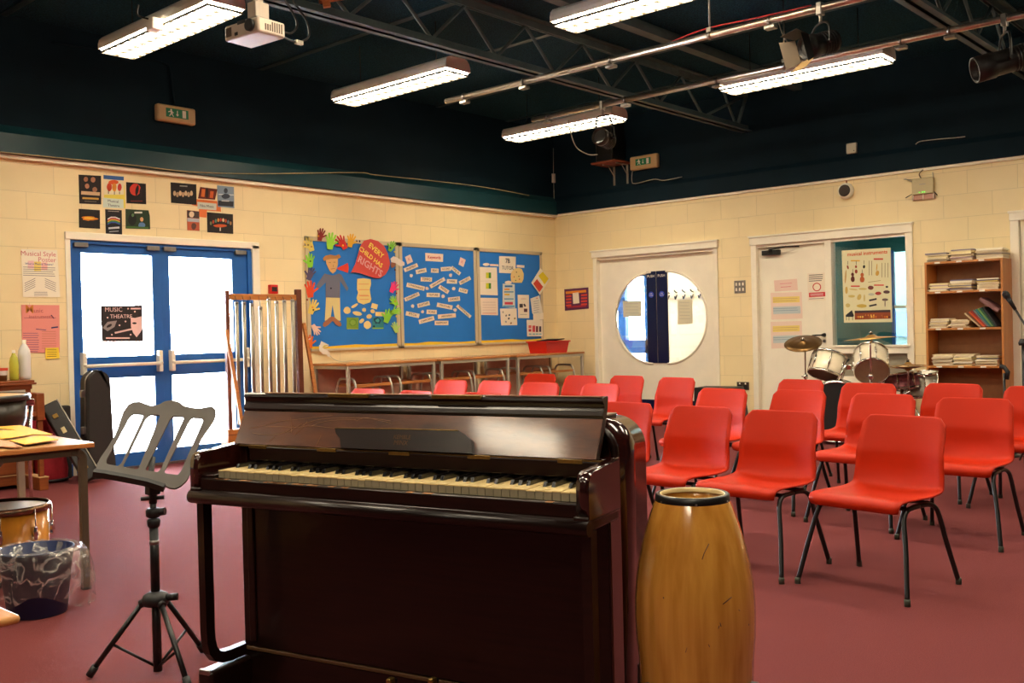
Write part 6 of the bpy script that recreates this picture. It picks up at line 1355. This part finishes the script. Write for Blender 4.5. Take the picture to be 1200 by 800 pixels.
# yellow wood drum under the table
yd = thing('wooden_drum', 'yellow varnished drum with chrome lugs on the floor under the table', 'drum', (-8.235, -3.33, 0))
b = MB(); b.lathe([(.185, .015), (.185, .335), (.176, .335), (.176, .015)], (0, 0, 0), mat('yellow_drum_wood', (216, 144, 46), .22, c2=(196, 122, 34), nscale=6, stretch=(4, 4, .5), coat=.6), 48, (0, 0, 1), False); b.build('shell', yd)
b = MB(); b.lathe([(.001, .345), (.15, .346), (.186, .343)], (0, 0, 0), mat('grey_drum_skin', (190, 176, 150), .4, noise=.08, nscale=6), 44, (0, 0, 1), False); b.build('drum_head', yd)
for z0 in (.325, .005):
    b = MB(); b.lathe([(.187, z0), (.197, z0+.002), (.199, z0+.022), (.192, z0+.034), (.186, z0+.030)], (0, 0, 0), mat('tarnished_chrome', (140, 110, 84), .22, .9), 48, (0, 0, 1), False); b.build('hoop', yd)
for k in range(8):
    a = k*PI/4+R(-118); b = MB(); b.M = Matrix.Rotation(a, 4, 'Z'); b.tube([(.199, 0, .345), (.202, 0, .20)], .0035, CHROME, 6); b.tube([(.196, 0, .262), (.2, 0, .22)], [.008, .013], CHROME, 10); b.box((.185, -.009, .20), (.206, .009, .265), CHROME, .005); b.build('lug', yd)
# bin with clear liner
bn = thing('waste_bin', 'blue round waste bin with a clear plastic liner hanging over it', 'waste bin', (-8.392, -4.055, 0))
BB = mat('blue_bin_plastic', (22, 36, 76), .4)
b = MB(); b.lathe([(.001, .003), (.108, .003), (.110, .0), (.114, .004), (.143, .262), (.148, .264), (.148, .272), (.140, .272), (.110, .012), (.001, .012)], (0, 0, 0), BB, 44, (0, 0, 1), False); b.build('bin_body', bn)
def film_mat():
    m = bpy.data.materials.new('clear_bin_film'); m.use_nodes = True; nt = m.node_tree
    for n in list(nt.nodes):
        if n.type != 'OUTPUT_MATERIAL': nt.nodes.remove(n)
    out = nt.nodes['Material Output']; t = nt.nodes.new('ShaderNodeBsdfTransparent'); t.inputs[0].default_value = (.93, .92, .92, 1)
    g = nt.nodes.new('ShaderNodeBsdfGlossy'); g.inputs['Roughness'].default_value = .12; d = nt.nodes.new('ShaderNodeBsdfDiffuse'); d.inputs[0].default_value = (.78, .70, .66, 1)
    m1 = nt.nodes.new('ShaderNodeMixShader'); m1.inputs[0].default_value = .45; nt.links.new(g.outputs[0], m1.inputs[1]); nt.links.new(d.outputs[0], m1.inputs[2])
    nz = nt.nodes.new('ShaderNodeTexNoise'); nz.inputs['Scale'].default_value = 8; nz.inputs['Detail'].default_value = 6; nz.inputs['Distortion'].default_value = 1.5; tc = nt.nodes.new('ShaderNodeTexCoord'); nt.links.new(tc.outputs['Object'], nz.inputs['Vector'])
    sb = nt.nodes.new('ShaderNodeMath'); sb.operation = 'SUBTRACT'; sb.inputs[1].default_value = .5; nt.links.new(nz.outputs['Fac'], sb.inputs[0])
    ab = nt.nodes.new('ShaderNodeMath'); ab.operation = 'ABSOLUTE'; nt.links.new(sb.outputs[0], ab.inputs[0])
    rp = nt.nodes.new('ShaderNodeMapRange'); rp.inputs[1].default_value = 0; rp.inputs[2].default_value = .05; rp.inputs[3].default_value = .62; rp.inputs[4].default_value = .10  # narrow noise bands paint whitish highlight streaks into the film
    nt.links.new(ab.outputs[0], rp.inputs[0]); mx = nt.nodes.new('ShaderNodeMixShader'); nt.links.new(rp.outputs[0], mx.inputs[0]); nt.links.new(t.outputs[0], mx.inputs[1]); nt.links.new(m1.outputs[0], mx.inputs[2]); nt.links.new(mx.outputs[0], out.inputs[0])
    bp = nt.nodes.new('ShaderNodeBump'); bp.inputs['Strength'].default_value = 1; bp.inputs['Distance'].default_value = .02; nt.links.new(nz.outputs['Fac'], bp.inputs['Height']); nt.links.new(bp.outputs[0], g.inputs['Normal']); nt.links.new(bp.outputs[0], d.inputs['Normal'])
    return m
FILM = film_mat()
rnd = random.Random(5); bm = bmesh.new(); n = 72; rows = []
va = math.atan2(RT.y, RT.x)    # towards picture right
for j, (rr, z, am) in enumerate(((.10, .06, .012), (.118, .14, .010), (.130, .21, .008), (.141, .268, .004), (.150, .279, .004), (.156, .268, .006), (.162, .24, .010), (.166, .20, .012), (.168, .15, .014), (.166, .11, .016), (.163, .075, .018))):
    row = []
    for i in range(n):
        a = 2*PI*i/n; side = max(0, math.cos(a-va-.15))**2
        wv = am*(math.sin(a*9+j*.5)*.6+math.sin(a*17+2+j*.3)*.5+rnd.uniform(-.3, .3))
        r2 = rr+wv; z2 = z
        if j >= 4: r2 += side*.055*min(1, (j-3)/4); 
        if j >= 7: z2 += .03*math.sin(a*3+1)*(j-6)/4-.02*side*(j-6)/4
        row.append(bm.verts.new((r2*math.cos(a), r2*math.sin(a), z2)))
    rows.append(row)
for j in range(len(rows)-1):
    for i in range(n): f = bm.faces.new((rows[j][i], rows[j][(i+1) % n], rows[j+1][(i+1) % n], rows[j+1][i])); f.smooth = True
me = bpy.data.meshes.new('plastic_liner'); bm.to_mesh(me); bm.free(); me.materials.append(FILM); lo_ = bpy.data.objects.new('plastic_liner', me); COL.objects.link(lo_); lo_.parent = bn
# wooden seat corner at the lower left edge
q = onZ(4, 716, .36)
ws = thing('wooden_stool', 'corner of a pale wooden stool seat at the bottom left edge', 'stool', (q.x-.0, q.y+.0, 0))
SW = mat('pale_scuffed_wood', (206, 148, 84), .45, c2=(180, 118, 60), nscale=6, stretch=(6, 1, 6))
cx_ = Vector((-.135, .055, 0))
b = MB(); b.box((-.30, -.12, .345), (.003, .20, .372), SW, .012); b.build('seat', ws)
for x, y in ((-.16, -.02), (-.27, -.02), (-.16, .12), (-.27, .12)):
    b = MB(); b.tube([(x, y, .35), (x*1.0-.0, y, .0)], .014, SW, 10); b.build('leg', ws)
b = MB(); b.tube([(-.16, -.02, .15), (-.27, -.02, .15)], .009, SW); b.tube([(-.16, .12, .15), (-.27, .12, .15)], .009, SW); b.build('stretcher', ws)

# ================================================================ UPRIGHT PIANO AGAINST THE WALL
p2 = thing('upright_piano', 'small mid-brown upright piano against the cream wall with bottles on its lid', 'piano', (-7.45, -.33, 0))
X0, X1 = -8.30, -6.86
b = MB(); b.box((X0, -.36, .815), (X1-.02, -.03, .835), PINE, .006); b.box((X0, -.37, .80), (X1-.01, -.03, .816), PINE, .004); ch(b, 'lid', p2)
b = MB(); b.box((X0+.02, -.33, .03), (X1-.04, -.05, .80), PINE, .004); b.box((X0+.02, -.345, .765), (X1-.035, -.33, .80), PINE, .003); ch(b, 'case', p2)
b = MB(); b.box((X0+.05, -.352, .74), (X1-.09, -.335, .762), mat('pale_key_felt', (200, 190, 180), .5)); ch(b, 'fallboard_edge', p2)
b = MB(); b.box((X0+.05, -.57, .565), (X1-.09, -.33, .60), PINE, .004); ch(b, 'key_bed', p2)
for x in (X1-.10, X0+.04):
    b = MB(); b.box((x, -.58, .53), (x+.06, -.32, .74), PINE, .006); ch(b, 'cheek', p2)
    b = MB(); b.box((x+.012, -.565, .10), (x+.048, -.53, .53), PINE, .004); ch(b, 'leg', p2)
    b = MB(); b.box((x-.005, -.60, .0), (x+.065, -.05, .10), PINE, .006); b.box((x-.007, -.602, .095), (x+.067, -.30, .102), mat('pale_wood_line', (200, 160, 110), .5)); ch(b, 'toe_block', p2)
for i in range(52):
    b = MB(); x = X0+.07+i*.0235
    if x > X1-.125: break
    b.box((x, -.555, .60), (x+.0225, -.40, .622), IVORY); ch(b, 'white_key', p2)
b = MB(); b.box((X0+.06, -.34, .12), (X1-.10, -.332, .50), PINE, .004); b.box((X0+.06, -.343, .105), (X1-.10, -.334, .11), mat('pale_wood_line', (200, 160, 110), .5)); ch(b, 'lower_panel', p2)
LZ = .8355
def bottle(px0, px1, pyt, y, prof, m, name, label, cap):
    a_, c_ = onL(px0, 440, y), onL(px1, 440, y); w = abs(c_.x-a_.x); x = (a_.x+c_.x)/2; ht = onL((px0+px1)/2, pyt, y).z-LZ
    o = thing(name, label, 'bottle', (x, y, LZ)); b = MB(); b.lathe([(r*w/2, z*ht) for r, z in prof], (0, 0, 0), m, 26, (0, 0, 1), False); b.build('bottle_body', o)
    b = MB(); b.lathe([(.3*w/2*1.2, .90*ht), (.3*w/2*1.2, ht), (.001, ht)], (0, 0, 0), cap, 18, (0, 0, 1), False); b.build('cap', o); return o
bottle(22, 36.2, 398, -.20, [(.001, 0), (.8, .0), (.95, .03), (1, .12), (.94, .35), (1, .6), (.9, .74), (.5, .86), (.3, .90), (.3, .93)], mat('milky_bottle', (226, 224, 222), .3), 'plastic_bottle', 'large milky white plastic bottle on the small piano lid', WHITE)
bottle(11.5, 22, 410, -.24, [(.001, 0), (.9, .0), (1, .06), (1, .6), (.8, .74), (.45, .84), (.35, .90), (.35, .93)], mat('green_yellow_soap', (196, 196, 70), .25), 'soap_bottle', 'green-yellow soap bottle with white cap on the small piano lid', WHITE)
a_ = onL(1, 437, -.26)
tbq = thing('food_tub', 'small red and white labelled tub at the left end of the visible piano lid', 'tub', (a_.x, -.26, LZ))
b = MB(); b.lathe([(.001, 0), (.04, 0), (.048, .09), (.049, .095)], (0, 0, 0), mat('brown_tub', (120, 84, 44), .4), 24, (0, 0, 1), False); b.build('tub_body', tbq)
b = MB(); b.lathe([(.0455, .045), (.0492, .09)], (0, 0, 0), P((222, 214, 206)), 24, (0, 0, 1), False); b.lathe([(.0496, .08), (.0505, .1), (.001, .102)], (0, 0, 0), P((214, 70, 40)), 24, (0, 0, 1), False); b.build('tub_lid', tbq)
# ================================================================ CASES BY THE GLASS DOORS
CB = mat('black_case_fabric', (38, 33, 30), .7, noise=.1, nscale=40, bump=.15, bscale=200)
tc_ = thing('tall_instrument_case', 'tall black round-topped instrument case standing on end against the glass doors', 'instrument case', (-6.37, -.28, 0))
b = MB(); w = .098; hh = .885
pts = [(-w-.02, 0), (w+.02, 0), (w+.0, .35), (w-.01, .72)]+[(w-.012-.0+(-.105)*(1-math.cos(R(a)))*1.0, hh-.10+.10*math.sin(R(a))) for a in range(0, 91, 15)]
lft = [(-x, z) for x, z in pts[2:]][::-1]
pts = pts+lft
b.prism([(x, -.10, z) for x, z in pts], (0, .17, 0), CB, True); b.build('case_shell', tc_)
b = MB(); b.tube([(x*1.005, -.02, z) for x, z in pts[1:]], .007, STEEL, 6); b.build('metal_edge', tc_)
for z in (.22, .40, .70):
    b = MB(); b.box((-w-.03, -.035, z-.03), (-w+.005, .0, z+.03), STEEL, .004); b.build('latch', tc_)
# leaning rectangular case
a_, c_ = Vector((-6.53, -.54, .03)), Vector((-6.735, -.25, .63))
lc = thing('leaning_case', 'narrow black hard case with brass latches leaning beside the small piano', 'instrument case', (0, 0, 0))
ax_ = (c_-a_); L__ = ax_.length; ax_.normalize(); sd = Vector((.92, -.39, 0)); sd = (sd-ax_*sd.dot(ax_)).normalized(); nn = ax_.cross(sd)
M_ = Matrix((sd, nn, ax_)).transposed().to_4x4(); M_.translation = a_
lc.matrix_world = M_
b = MB(); b.box((-.065, -.045, 0), (.065, .045, L__), mat('grained_black_case', (42, 38, 36), .45, bump=.2, bscale=260), .012); b.build('case_shell', lc)
b = MB(); b.box((.065, -.047, .0), (.072, .047, L__), GREYTUBE, .002); b.build('metal_edge', lc)
fside = 1 if nn.dot(CAM-a_) > 0 else -1
for z, w_, h_, m in ((L__-.12, .026, .018, BRASS), (L__-.25, .020, .025, PAPER2), (L__-.40, .022, .012, BRASS), (.1, .022, .012, BRASS)):
    b = MB(); b.box((-w_, fside*.045, z-h_), (w_*.6, fside*.052, z+h_), m, .003); b.build('latch' if m is BRASS else 'case_label', lc)
b = MB(); b.box((.02, -.03, L__*.62), (.10, .07, L__*.62+.001), STEEL); b.bm.free()
# red gig bag
gb = thing('red_gig_bag', 'red padded instrument bag with black piping slumped behind the leaning case', 'instrument bag', (-6.735, -.20, 0))
RB = mat('red_bag_fabric', (172, 28, 44), .7, noise=.1, nscale=30, bump=.15, bscale=90); BP = mat('black_piping', (26, 14, 18), .6)
def bagring(cx, cy, z, rx, ry): return [(cx+rx*math.cos(2*PI*i/24), cy+ry*math.sin(2*PI*i/24), z) for i in range(24)]
b = MB(); k_ = b.mi(RB); rings = []
for cx, cy, z, rx, ry in ((.03, 0, .005, .10, .07), (.03, 0, .03, .125, .085), (.03, 0, .10, .13, .09), (.02, 0, .20, .125, .085), (.0, .02, .30, .12, .08), (-.01, .05, .40, .10, .07), (-.03, .08, .50, .09, .06), (-.04, .10, .56, .07, .05), (-.04, .11, .60, .03, .03)):
    rings.append([b._v(p) for p in bagring(cx, cy, z, rx, ry)])
for i in range(len(rings)-1):
    for j in range(24): f = b.bm.faces.new((rings[i][j], rings[i][(j+1) % 24], rings[i+1][(j+1) % 24], rings[i+1][j])); f.smooth = True; f.material_index = k_
b.bm.faces.new(rings[0][::-1]); b.bm.faces.new(rings[-1]); b.build('bag_body', gb)
for z, rx, ry, cx in ((.225, .122, .085, .015), (.255, .116, .083, .01), (.02, .12, .084, .03)):
    b = MB(); r_ = bagring(cx, 0, z, rx+.002, ry+.002); b.tube(r_+[r_[0]], .006 if z > .1 else .012, BP, 6); b.build('piping', gb)
sc_ = thing('small_dark_case', 'small dark case end showing between the leaning case and the door frame', 'instrument case', (-6.545, -.065, 0))
b = MB(); b.box((-.05, -.05, 0), (.05, .04, .60), CB, .015); b.build('case_shell', sc_)
b = MB(); b.box((-.02, -.056, .45), (.02, -.05, .50), STEEL, .003); b.build('latch', sc_)
# ================================================================ LIGHT
S.view_settings.view_transform = 'Standard'; S.view_settings.look = 'None'; S.view_settings.gamma = 1; S.view_settings.use_curve_mapping = False
S.view_settings.exposure = EXPO
S.cycles.max_bounces = 8; S.cycles.diffuse_bounces = 5; S.cycles.transparent_max_bounces = 12; S.cycles.caustics_reflective = False; S.cycles.caustics_refractive = False
S.cycles.sample_clamp_indirect = 6
S.cycles.use_denoising = True
bpy.context.view_layer.update()
